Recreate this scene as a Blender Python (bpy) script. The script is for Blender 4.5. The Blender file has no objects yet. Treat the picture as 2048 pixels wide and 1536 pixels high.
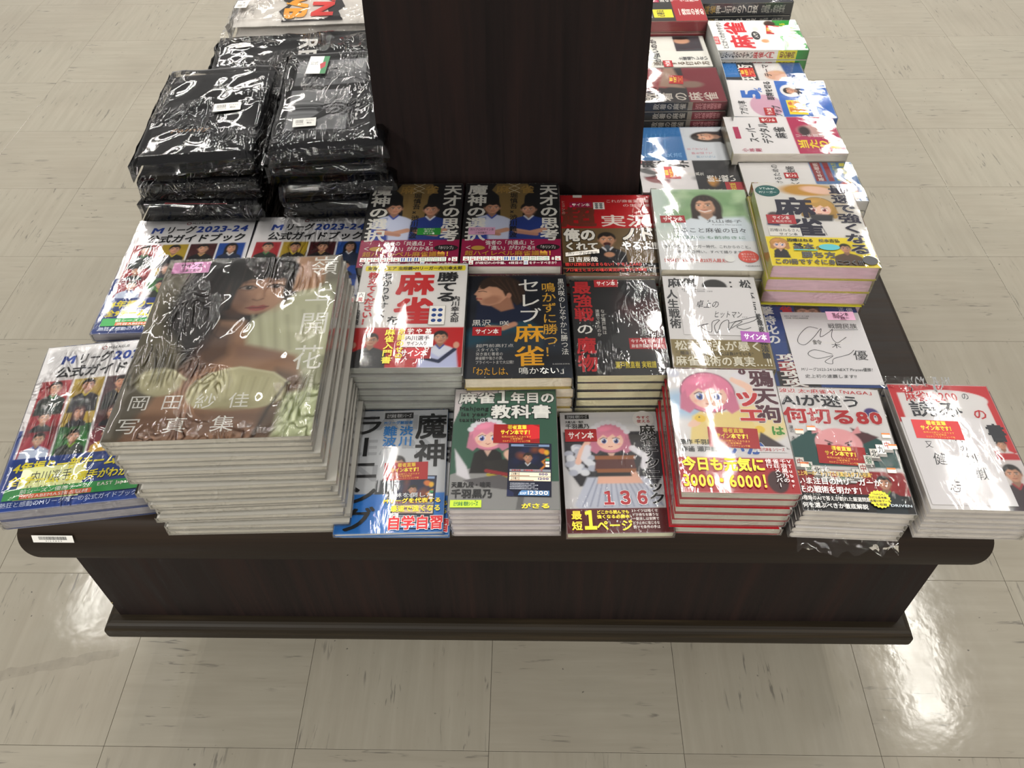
import bpy, bmesh, math, random
import numpy as np
from mathutils import Matrix, Vector, noise
random.seed(7); NR = np.random.RandomState(5)
sc = bpy.context.scene
COL = sc.collection

# ------------------------------------------------------------------ camera, light, exposure
cam_d = bpy.data.cameras.new('camera'); cam = bpy.data.objects.new('camera', cam_d); COL.objects.link(cam)
cam_d.sensor_width = 36.0; cam_d.lens = 36.0 * 1652.3 / 2048.0; cam_d.clip_start = 0.05
RX = Vector((0.99976286, 0.01697288, -0.01364377)); UP = Vector((-0.00336157, 0.73929990, 0.67336792)); FW = Vector((-0.02151583, 0.67316237, -0.73918164))
m = Matrix.Identity(4)
for i in range(3):
    m[i][0] = RX[i]; m[i][1] = UP[i]; m[i][2] = -FW[i]
m[0][3] = 0; m[1][3] = 0; m[2][3] = 1.3437
cam.matrix_world = m
sc.camera = cam
sc.view_settings.view_transform = 'Standard'; sc.view_settings.look = 'None'
sc.view_settings.gamma = 1.0; sc.view_settings.use_curve_mapping = False
sc.view_settings.exposure = 0.0
sc.cycles.transparent_max_bounces = 16
world = bpy.data.worlds.new('world'); sc.world = world; world.use_nodes = True
bgn = world.node_tree.nodes['Background']
bgn.inputs[0].default_value = (1.0, 0.97, 0.92, 1); bgn.inputs[1].default_value = 0.44
CEIL = 2.7
def tube_light(x, y, ln, power):
    for s in ((-0.05, 0.05) if x > 1.5 else (-0.095, 0.095)):
        l = bpy.data.lights.new('ceiling_tube', 'AREA'); l.shape = 'RECTANGLE'; l.size = 0.034; l.size_y = ln
        l.energy = power; l.color = (1.0, 0.965, 0.895)
        o = bpy.data.objects.new('ceiling_tube', l); o.location = (x + s, y, CEIL); COL.objects.link(o)
for x in (-2.25, -0.72, 0.75, 1.95):
    for y, ln in ((2.06, 1.18), (3.34, 1.18), (4.62, 1.18), (5.9, 1.18)):
        tube_light(x, y + (.45 if x < -2 else 0), ln, 8.0)
for x in (-2.25, -0.74, 0.70, 1.97):
    for y in (-1.3, -2.6, -3.9): tube_light(x, y, 1.18, (23.0 if x < 0 else 12.5) if abs(x) > 1.5 else 4.0)

# ------------------------------------------------------------------ node helpers
def lin(h):
    h = h.lstrip('#'); out = []
    for i in (0, 2, 4):
        c = int(h[i:i + 2], 16) / 255
        out.append(c / 12.92 if c <= 0.04045 else ((c + 0.055) / 1.055) ** 2.4)
    return tuple(out)
def lin4(h): return lin(h) + (1.0,)
class NT:
    def __init__(s, name):
        s.m = bpy.data.materials.new(name); s.m.use_nodes = True; s.t = s.m.node_tree; s.t.nodes.clear()
        s.out = s.n('ShaderNodeOutputMaterial')
    def n(s, typ, **kw):
        nd = s.t.nodes.new(typ)
        for k, v in kw.items():
            if isinstance(k, str) and hasattr(nd, k) and not k.startswith('i_'): setattr(nd, k, v)
        return nd
    def l(s, a, b): s.t.links.new(a, b)
    def coord(s, kind='Object', scale=(1, 1, 1), rot=(0, 0, 0), loc=(0, 0, 0)):
        tc = s.n('ShaderNodeTexCoord'); mp = s.n('ShaderNodeMapping')
        mp.inputs['Scale'].default_value = scale; mp.inputs['Rotation'].default_value = rot; mp.inputs['Location'].default_value = loc
        s.l(tc.outputs[kind], mp.inputs[0]); return mp.outputs[0]
    def noise(s, vec, scale, detail=3, rough=.5, dist=0, typ=None):
        nd = s.n('ShaderNodeTexNoise')
        if typ: nd.noise_type = typ
        nd.inputs['Scale'].default_value = scale; nd.inputs['Detail'].default_value = detail
        nd.inputs['Roughness'].default_value = rough; nd.inputs['Distortion'].default_value = dist
        s.l(vec, nd.inputs['Vector']); return nd.outputs['Fac']
    def ramp(s, fac, stops):
        r = s.n('ShaderNodeValToRGB'); e = r.color_ramp.elements
        while len(e) > 1: e.remove(e[-1])
        e[0].position = stops[0][0]; e[0].color = stops[0][1]
        for p, c in stops[1:]:
            x = e.new(p); x.color = c
        s.l(fac, r.inputs[0]); return r.outputs[0]
    def math(s, op, a, b=None, c=None):
        nd = s.n('ShaderNodeMath'); nd.operation = op
        for i, v in enumerate((a, b, c)):
            if v is None: continue
            if isinstance(v, (int, float)): nd.inputs[i].default_value = v
            else: s.l(v, nd.inputs[i])
        return nd.outputs[0]
    def mix(s, fac, a, b, mode='MIX'):
        nd = s.n('ShaderNodeMix'); nd.data_type = 'RGBA'; nd.blend_type = mode
        for i, v in ((0, fac), (6, a), (7, b)):
            if isinstance(v, (int, float, tuple)): nd.inputs[i].default_value = v
            else: s.l(v, nd.inputs[i])
        return nd.outputs[2]
    def bsdf(s, color, rough=.5, spec=.5, normal=None, metal=0):
        b = s.n('ShaderNodeBsdfPrincipled')
        for k, v in (('Base Color', color), ('Roughness', rough), ('Specular IOR Level', spec), ('Metallic', metal)):
            if isinstance(v, (int, float, tuple)): b.inputs[k].default_value = v
            else: s.l(v, b.inputs[k])
        if normal is not None: s.l(normal, b.inputs['Normal'])
        s.l(b.outputs[0], s.out.inputs[0]); return b
    def bump(s, h, strength=1, dist=.001, normal=None):
        b = s.n('ShaderNodeBump'); b.inputs['Strength'].default_value = strength; b.inputs['Distance'].default_value = dist
        s.l(h, b.inputs['Height'])
        if normal is not None: s.l(normal, b.inputs['Normal'])
        return b.outputs[0]
G4 = lambda v: (v, v, v, 1)
W4 = (1, 1, 1, 1)

def mat_print(name='printed_paper', rough=.38):
    t = NT(name); a = t.n('ShaderNodeVertexColor'); a.layer_name = 'ink'
    t.bsdf(t.mix(1.0, a.outputs[0], (1.15, 1.15, 1.15, 1), 'MULTIPLY'), rough, .4); return t.m
M_PRINT = mat_print()
M_CLOTHPRINT = mat_print('printed_cloth', .85)
_plain = {}
def mat_plain(h, rough=.45, name='paper'):
    k = (h, rough)
    if k not in _plain:
        t = NT(name + '_' + h.lstrip('#')); v = t.coord('Object')
        n = t.noise(v, 60, 3)
        c = t.mix(n, tuple(x * .94 for x in lin(h)) + (1,), tuple(min(1, x * 1.05) for x in lin(h)) + (1,))
        t.bsdf(c, rough, .4); _plain[k] = t.m
    return _plain[k]
_pages = {}
def mat_pages(h):
    if h not in _pages:
        t = NT('page_edges_' + h.lstrip('#'))
        n1 = t.noise(t.coord('Object', (6, 6, 1500)), 1, 3, .7)
        n2 = t.noise(t.coord('Object', (40, 40, 260)), 1, 2, .6)
        f = t.mix(.45, n1, n2)
        b = tuple(min(.92, q * 1.45 + .02) for q in lin(h))
        c = t.ramp(f, [(.3, tuple(x * .74 for x in b) + (1,)), (.5, tuple(x * .95 for x in b) + (1,)), (.68, tuple(min(1, x * 1.06) for x in b) + (1,))])
        t.bsdf(c, .75, .2, t.bump(n1, .5, .0006)); _pages[h] = t.m
    return _pages[h]
def mat_film(name, amp, scale, rough=.05, haze=.03, crease=1.0, base=0.0, bigw=3.0, fold=0.0, fscale=45):
    t = NT(name); v = t.coord('Object')
    oi = t.n('ShaderNodeObjectInfo'); va = t.n('ShaderNodeVectorMath'); va.operation = 'ADD'
    sm = t.n('ShaderNodeVectorMath'); sm.operation = 'SCALE'; t.l(oi.outputs['Random'], sm.inputs['Scale']); sm.inputs[0].default_value = (13, 7, 5)
    t.l(v, va.inputs[0]); t.l(sm.outputs[0], va.inputs[1]); v = va.outputs[0]
    big = t.noise(v, scale * .16, 1, .4, .4)
    ms = t.n('ShaderNodeMapping'); ms.inputs['Scale'].default_value = (1.0, .35, 1.0); ms.inputs['Rotation'].default_value = (0, 0, .5); t.l(v, ms.inputs[0])
    mid = t.noise(ms.outputs[0], scale, 2, .5, 1.2)
    rid = t.math('ABSOLUTE', t.math('SUBTRACT', t.noise(ms.outputs[0], scale * .55, 2, .5, 1.8), .5))
    rid = t.math('POWER', t.math('SUBTRACT', 1.0, t.math('MULTIPLY', rid, 4.0)), 3.0)
    mask = t.ramp(t.noise(v, scale * .22, 1), [(.45, G4(0)), (.62, G4(1))])
    h = t.math('ADD', t.math('MULTIPLY', big, bigw), t.math('MULTIPLY', mid, mask))
    h = t.math('ADD', h, t.math('MULTIPLY', t.math('MULTIPLY', rid, mask), crease))
    h = t.math('MULTIPLY', h, amp)
    if fold:
        fm = t.n('ShaderNodeMapping'); fm.inputs['Scale'].default_value = (1.0, .45, 1.0); fm.inputs['Rotation'].default_value = (0, 0, .45); t.l(v, fm.inputs[0])
        for k, sc2 in ((1.0, fscale), (.5, fscale * 2.3)):
            r2 = t.math('ABSOLUTE', t.math('SUBTRACT', t.noise(fm.outputs[0], sc2, 1, .4, 1.5), .5))
            r2 = t.math('MAXIMUM', t.math('SUBTRACT', 1.0, t.math('MULTIPLY', r2, 6.5)), 0.0)
            m2_ = t.ramp(t.noise(v, sc2 * .33, 1), [(.42, G4(0)), (.56, G4(1))])
            h = t.math('ADD', h, t.math('MULTIPLY', t.math('MULTIPLY', t.math('MULTIPLY', r2, r2), m2_), fold * k))
    nb = t.bump(h, 1.0, 1.0)
    fr = t.n('ShaderNodeFresnel'); fr.inputs[0].default_value = 1.4; t.l(nb, fr.inputs[1])
    gl = t.n('ShaderNodeBsdfGlossy'); gl.inputs['Roughness'].default_value = rough; gl.inputs[0].default_value = W4; t.l(nb, gl.inputs['Normal'])
    tr = t.n('ShaderNodeBsdfTransparent'); df = t.n('ShaderNodeBsdfDiffuse'); df.inputs[0].default_value = G4(.9)
    m1 = t.n('ShaderNodeMixShader'); m1.inputs[0].default_value = haze; t.l(tr.outputs[0], m1.inputs[1]); t.l(df.outputs[0], m1.inputs[2])
    m2 = t.n('ShaderNodeMixShader'); t.l(t.math('ADD', fr.outputs[0], base), m2.inputs[0]); t.l(m1.outputs[0], m2.inputs[1]); t.l(gl.outputs[0], m2.inputs[2])
    t.l(m2.outputs[0], t.out.inputs[0]); return t.m
M_FILM = mat_film('shrink_film', .00020, 60, .05, .006, .12, 0, 2.0)
M_FILM_M = mat_film('creased_film', .00036, 80, .05, .003, .8, .0, 3.5)
M_FILM_W = mat_film('wrinkled_film', .0013, 58, .045, .0, 2.2, .0, 3.0)
M_FILM_SIDE = mat_film('side_film', .0005, 90, .12, .05, .8, .01)
M_BAG = mat_film('bag_film', .0014, 48, .06, .0, 2.4, .0, 3.2)

# ------------------------------------------------------------------ object helpers
def link(o, parent=None):
    COL.objects.link(o)
    if parent is not None: o.parent = parent
    return o
def mesh_obj(name, verts, faces, mats, parent=None, smooth=False, fm=None):
    me = bpy.data.meshes.new(name); me.from_pydata([tuple(v) for v in verts], [], faces)
    for x in (mats if isinstance(mats, (list, tuple)) else [mats]): me.materials.append(x)
    if fm is not None: me.polygons.foreach_set('material_index', fm)
    if smooth: me.polygons.foreach_set('use_smooth', [True] * len(me.polygons))
    me.update()
    return link(bpy.data.objects.new(name, me), parent)
def from_bm(name, bm, mats, parent=None, smooth=False):
    me = bpy.data.meshes.new(name); bm.to_mesh(me); bm.free()
    for x in (mats if isinstance(mats, (list, tuple)) else [mats]): me.materials.append(x)
    if smooth: me.polygons.foreach_set('use_smooth', [True] * len(me.polygons))
    return link(bpy.data.objects.new(name, me), parent)
def thing(name, label, cat, loc, rz=0, group=None, rx=0, ry=0):
    o = bpy.data.objects.new(name, None); o.empty_display_size = .05; link(o)
    o.location = loc; o.rotation_euler = (rx, ry, rz); o['label'] = label; o['category'] = cat
    if group: o['group'] = group
    return o
def struct(o): o['kind'] = 'structure'; return o
def bm_box(x0, y0, z0, x1, y1, z1, bev=0, seg=2):
    bm = bmesh.new(); bmesh.ops.create_cube(bm, size=1)
    bmesh.ops.scale(bm, vec=(x1 - x0, y1 - y0, z1 - z0), verts=bm.verts)
    bmesh.ops.translate(bm, vec=((x0 + x1) / 2, (y0 + y1) / 2, (z0 + z1) / 2), verts=bm.verts)
    if bev: bmesh.ops.bevel(bm, geom=bm.edges[:], offset=bev, segments=seg, affect='EDGES', profile=.5)
    return bm

# ------------------------------------------------------------------ floor of vinyl tiles
def mat_tile():
    t = NT('vinyl_tile')
    v = t.coord('Object'); oi = t.n('ShaderNodeObjectInfo')
    sm = t.n('ShaderNodeVectorMath'); sm.operation = 'SCALE'; t.l(oi.outputs['Random'], sm.inputs['Scale']); sm.inputs[0].default_value = (31, 17, 0)
    va = t.n('ShaderNodeVectorMath'); va.operation = 'ADD'; t.l(v, va.inputs[0]); t.l(sm.outputs[0], va.inputs[1]); v = va.outputs[0]
    st = t.n('ShaderNodeMapping'); st.inputs['Scale'].default_value = (4, 55, 1); t.l(v, st.inputs[0])
    s1 = t.noise(st.outputs[0], 1, 4, .6, .3)
    st2 = t.n('ShaderNodeMapping'); st2.inputs['Scale'].default_value = (13, 120, 1); t.l(v, st2.inputs[0])
    s2 = t.noise(st2.outputs[0], 1, 3, .65, .6)
    cl = t.noise(v, 9, 3)
    base = t.ramp(s1, [(.25, lin4('#918a7c')), (.5, lin4('#989183')), (.75, lin4('#9f988a'))])
    base = t.mix(t.math('MULTIPLY', cl, .35), base, lin4('#97978b'))
    tint = t.math('MULTIPLY', oi.outputs['Random'], .16)
    base = t.mix(tint, base, lin4('#8a8073'))
    mk = t.math('MULTIPLY', t.ramp(s2, [(.585, G4(0)), (.65, G4(1))]), t.ramp(t.noise(v, 11, 2), [(.52, G4(0)), (.62, G4(1))]))
    col = t.mix(t.math('MULTIPLY', mk, .6), base, lin4('#4f4c49'))
    w = t.coord('Generated') if False else None
    geo = t.n('ShaderNodeNewGeometry'); sp = t.n('ShaderNodeSeparateXYZ'); t.l(geo.outputs['Position'], sp.inputs[0])
    dn = t.noise(geo.outputs['Position'], 3.2, 4, .6)
    col = t.mix(t.ramp(dn, [(.45, G4(0)), (.75, G4(.35))]), col, lin4('#837b6e'))
    spk = t.ramp(t.noise(geo.outputs['Position'], 130, 1, .4), [(.75, G4(0)), (.79, G4(.8))])
    spm = t.ramp(t.noise(geo.outputs['Position'], 5, 1), [(.52, G4(0)), (.6, G4(1))])
    col = t.mix(t.math('MULTIPLY', spk, spm), col, lin4('#3f3b38'))
    # long diagonal scuff on the left: |(p-a) x d| small
    ax, ay, bx, by = SCUFF
    L = math.hypot(bx - ax, by - ay); dx, dy = (bx - ax) / L, (by - ay) / L
    d = t.math('SUBTRACT', t.math('MULTIPLY', t.math('SUBTRACT', sp.outputs[0], ax), dy), t.math('MULTIPLY', t.math('SUBTRACT', sp.outputs[1], ay), dx))
    al = t.math('ADD', t.math('MULTIPLY', t.math('SUBTRACT', sp.outputs[0], ax), dx), t.math('MULTIPLY', t.math('SUBTRACT', sp.outputs[1], ay), dy))
    band = t.math('LESS_THAN', t.math('ABSOLUTE', t.math('ADD', d, t.math('MULTIPLY', t.math('SUBTRACT', t.noise(geo.outputs['Position'], 30, 3), .5), .02))), .009)
    band = t.math('MULTIPLY', band, t.math('LESS_THAN', al, L))
    col = t.mix(t.math('MULTIPLY', t.math('MULTIPLY', band, t.noise(geo.outputs['Position'], 60, 2)), .38), col, lin4('#5f5850'))
    ro = t.ramp(t.noise(geo.outputs['Position'], 22, 3), [(.3, G4(.08)), (.7, G4(.14))])
    hb = t.math('ADD', t.noise(v, 70, 2), t.math('MULTIPLY', t.noise(geo.outputs['Position'], 16, 1), 2.5))
    t.bsdf(col, ro, .5, t.bump(hb, 1, .00016)); return t.m
SCUFF = (-0.95, 0.545, -0.70, 0.60)
TS = 0.3048; TX0 = -0.0624; TY0 = 0.4457
fl = mesh_obj('floor', [(-6, -4, -.03), (6, -4, -.03), (6, 9, -.03), (-6, 9, -.03), (-6, -4, -.0035), (6, -4, -.0035), (6, 9, -.0035), (-6, 9, -.0035)],
              [(0, 3, 2, 1), (4, 5, 6, 7), (0, 1, 5, 4), (1, 2, 6, 5), (2, 3, 7, 6), (3, 0, 4, 7)], mat_plain('#6f695e', .6, 'floor_screed'))
struct(fl)
MT = mat_tile()
def tile_mesh():
    bm = bm_box(-TS / 2 + .0003, -TS / 2 + .0003, -.0035, TS / 2 - .0003, TS / 2 - .0003, 0)
    top = [e for e in bm.edges if all(v.co.z > -.001 for v in e.verts)]
    bmesh.ops.bevel(bm, geom=top, offset=.0003, segments=1, affect='EDGES')
    me = bpy.data.meshes.new('tile'); bm.to_mesh(me); bm.free(); me.materials.append(MT); return me
tm = tile_mesh(); rest = []
def in_view(x, y):
    for dx in (-1, 0, 1):
        for dy in (-1, 0, 1):
            v = Vector((x + dx * TS / 2, y + dy * TS / 2, -1.3437)); zc = v.dot(FW)
            if zc > .1 and abs(v.dot(RX) / zc * 1652) < 1034 and abs(v.dot(UP) / zc * 1652) < 778: return True
    return False
for i in range(-19, 19):
    for j in range(-14, 27):
        x = TX0 + (i + .5) * TS; y = TY0 + (j + .5) * TS
        hidden = -.55 < x < .5 and .85 < y < 3.0
        if in_view(x, y) and not hidden:
            o = bpy.data.objects.new('tile', tm); link(o, fl); o.location = (x, y, 0); o.rotation_euler.z = math.pi / 2 * ((i + j) % 2)
        else: rest.append((x, y, (i + j) % 2))
bm = bmesh.new()
for x, y, r in rest:
    h = TS / 2 - .0004
    vs = [bm.verts.new((x + a * h, y + b * h, 0)) for a, b in ((-1, -1), (1, -1), (1, 1), (-1, 1))]; bm.faces.new(vs)
o = from_bm('tiles', bm, MT, fl); o['kind'] = 'stuff'

# ------------------------------------------------------------------ display table
def mat_wood(name, c0, c1, c2, axis, rough=.42, sc_=1.0, hi=None):
    t = NT(name)
    s = {'x': (3, 90, 90), 'z': (90, 90, 3), 'y': (90, 3, 90)}[axis]
    s2 = {'x': (.8, 14, 14), 'z': (14, 14, .8), 'y': (14, .8, 14)}[axis]
    f1 = t.noise(t.coord('Object', tuple(a * sc_ for a in s)), 1, 4, .6, .4)
    f2 = t.noise(t.coord('Object', tuple(a * sc_ for a in s2)), 1, 3, .6, .8)
    f = t.mix(.5, f1, f2)
    c = t.ramp(f, [(.32, lin4(c0)), (.5, lin4(c1)), (.66, lin4(c2))])
    t.bsdf(c, t.ramp(f1, [(.3, G4(rough)), (.7, G4(rough + .12))]), .22, t.bump(f1, .6, .0004)); return t.m
M_TOP = mat_wood('walnut_top', '#17110d', '#211812', '#2c2118', 'x', .5)
M_TRIM = mat_wood('walnut_trim', '#17120d', '#241d13', '#3a2f20', 'x', .42)
M_PANEL = mat_wood('rosewood_panel', '#0f0a0a', '#1a1110', '#241613', 'z', .55)
TXL, TXR, TYF, TYB, TZ = -.638, .564, .555, 2.75, .475
table = thing('display_table', 'low dark brown wooden display table with a centre tower, carrying all the book stacks', 'table', (-.037, 1.6, 0))
tl = Vector((-.037, 1.6, 0))
def ring_profile(name, prof, x0, x1, y0, y1, mat, parent, cap=True):
    """sweep prof [(out, z)] round a rectangle with mitred corners"""
    verts = []; faces = []; n = len(prof)
    for o_, z in prof:
        for cx, cy, sx, sy in ((x0, y0, -1, -1), (x1, y0, 1, -1), (x1, y1, 1, 1), (x0, y1, -1, 1)):
            verts.append((cx + sx * o_ - tl.x, cy + sy * o_ - tl.y, z))
    for k in range(n - 1):
        for c in range(4):
            d = (c + 1) % 4; faces.append((k * 4 + c, (k + 1) * 4 + c, (k + 1) * 4 + d, k * 4 + d))
    if cap:
        faces.append((0, 1, 2, 3)); b = (n - 1) * 4; faces.append((b + 3, b + 2, b + 1, b))
    return mesh_obj(name, verts, faces, mat, parent)
def arc(cx, cz, r, rz, a0, a1, n):
    return [(cx + r * math.cos(math.radians(a0 + (a1 - a0) * i / n)), cz + rz * math.sin(math.radians(a0 + (a1 - a0) * i / n))) for i in range(n + 1)]
prof = arc(-.010, .430, .020, .045, 90, -90, 22)
top = ring_profile('table_top', prof, TXL, TXR, TYF, TYB, M_TOP, table)
for p in top.data.polygons: p.use_smooth = len(p.vertices) == 4 and abs(p.normal.z) < .999
top.data.set_sharp_from_angle(angle=math.radians(30))
prof = arc(.008, .160, .016, .016, 75, 0, 5) + arc(.008, .148, .016, .018, 0, -90, 6)
prof = [(-.012, .177)] + prof + [(-.012, .130)]
ring_profile('base_trim', prof, TXL + .012, TXR - .012, TYF + .030, TYB - .02, M_TRIM, table)
PX0, PX1, PY0 = -.628, .5545, .582
def panel(name, x0, y0, z0, x1, y1, z1, mat=M_PANEL, bev=.001):
    return from_bm(name, bm_box(x0 - tl.x, y0 - tl.y, z0, x1 - tl.x, y1 - tl.y, z1, bev, 1), mat, table)
panel('front_panel', PX0, PY0, .165, PX1, PY0 + .018, .386)
panel('side_panel', PX0, PY0 + .0185, .165, PX0 + .018, TYB - .05, .386)
panel('side_panel', PX1 - .018, PY0 + .0185, .165, PX1, TYB - .05, .386)
panel('plinth', -.50, .74, 0, .43, TYB - .2, .134, mat_plain('#171210', .7, 'plinth'), .002)
# chipped bottom-left corner of the front panel
bm = bmesh.new(); bmesh.ops.create_icosphere(bm, subdivisions=1, radius=.005)
for v in bm.verts: v.co *= random.uniform(.6, 1.1)
bmesh.ops.translate(bm, vec=(PX0 + .003 - tl.x, PY0 + .003 - tl.y, .215), verts=bm.verts)
from_bm('chip', bm, mat_plain('#8a7a4c', .8, 'bare_wood'), table)
# centre tower (slightly tapering)
cv = []
for z, xl, xr in ((TZ, -.249, .183), (2.1, -.195, .125)):
    cv += [(xl - tl.x, 1.17 - tl.y, z), (xr - tl.x, 1.17 - tl.y, z), (xr - tl.x, 1.56 - tl.y, z), (xl - tl.x, 1.56 - tl.y, z)]
mesh_obj('center_column', cv, [(0, 3, 2, 1), (4, 5, 6, 7), (0, 1, 5, 4), (1, 2, 6, 5), (2, 3, 7, 6), (3, 0, 4, 7)], M_PANEL, table)

# ------------------------------------------------------------------ printed art: glyph outlines, polygons, painted grids
_gl = {}
def glyph(ch):
    if ch not in _gl:
        cu = bpy.data.curves.new('t', 'FONT'); cu.body = ch; cu.resolution_u = 2; cu.size = 1
        o = bpy.data.objects.new('t', cu); me = o.to_mesh()
        v = np.array([tuple(x.co[:2]) for x in me.vertices]).reshape(-1, 2)
        f = [tuple(p.vertices) for p in me.polygons]
        o.to_mesh_clear(); bpy.data.objects.remove(o); bpy.data.curves.remove(cu)
        _gl[ch] = (v, f)
    return _gl[ch]
class Canvas:
    """soft painter on a coarse raster; coordinates in millimetres, y down"""
    def __init__(s, w, h, col, step=1.25):
        s.w, s.h = w, h; s.nx = max(4, int(w / step)); s.ny = max(4, int(h / step)); s.st = w / s.nx
        s.X, s.Y = np.meshgrid(np.linspace(0, w, s.nx + 1), np.linspace(0, h, s.ny + 1))
        s.a = np.ones(s.X.shape + (3,)) * np.array(lin(col))
    def _mix(s, m, col, al=1):
        m = np.clip(m, 0, 1)[..., None] * al; s.a = s.a * (1 - m) + np.array(lin(col)) * m
    def ell(s, cx, cy, rx, ry, col, soft=1.0, rot=0, al=1):
        c, n = math.cos(math.radians(rot)), math.sin(math.radians(rot)); dx, dy = s.X - cx, s.Y - cy
        a, b = (dx * c + dy * n) / rx, (-dx * n + dy * c) / ry
        d = (np.sqrt(a * a + b * b) - 1) * min(rx, ry); s._mix(.5 - d / max(soft, .1), col, al)
    def poly(s, pts, col, soft=1.0, al=1):
        ins = np.zeros(s.X.shape, bool); dm = np.full(s.X.shape, 1e9); n = len(pts)
        for i in range(n):
            x0, y0 = pts[i]; x1, y1 = pts[(i + 1) % n]
            cond = ((y0 > s.Y) != (y1 > s.Y))
            with np.errstate(all='ignore'): xi = (x1 - x0) * (s.Y - y0) / ((y1 - y0) if y1 != y0 else 1e-9) + x0
            ins ^= cond & (s.X < xi)
            L2 = (x1 - x0) ** 2 + (y1 - y0) ** 2 + 1e-9
            t = np.clip(((s.X - x0) * (x1 - x0) + (s.Y - y0) * (y1 - y0)) / L2, 0, 1)
            dm = np.minimum(dm, np.hypot(s.X - x0 - t * (x1 - x0), s.Y - y0 - t * (y1 - y0)))
        d = np.where(ins, -dm, dm); s._mix(.5 - d / max(soft, .1), col, al)
    def rect(s, x0, y0, x1, y1, col, soft=.6, al=1): s.poly([(x0, y0), (x1, y0), (x1, y1), (x0, y1)], col, soft, al)
    def line(s, pts, wd, col, soft=.8, al=1):
        dm = np.full(s.X.shape, 1e9)
        for (x0, y0), (x1, y1) in zip(pts[:-1], pts[1:]):
            L2 = (x1 - x0) ** 2 + (y1 - y0) ** 2 + 1e-9
            t = np.clip(((s.X - x0) * (x1 - x0) + (s.Y - y0) * (y1 - y0)) / L2, 0, 1)
            dm = np.minimum(dm, np.hypot(s.X - x0 - t * (x1 - x0), s.Y - y0 - t * (y1 - y0)))
        s._mix(.5 - (dm - wd / 2) / soft, col, al)
    def grad(s, c0, c1, ax=1, al=1):
        f = (s.Y / s.h if ax else s.X / s.w)[..., None]
        s.a = s.a * (1 - al) + al * (np.array(lin(c0)) * (1 - f) + np.array(lin(c1)) * f)
    def blotch(s, cols, n, r, soft=6, al=.7, box=None):
        x0, y0, x1, y1 = box or (0, 0, s.w, s.h)
        for _ in range(n):
            s.ell(random.uniform(x0, x1), random.uniform(y0, y1), r * random.uniform(.5, 1.5), r * random.uniform(.3, 1), random.choice(cols), soft, random.uniform(0, 180), al)
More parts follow.
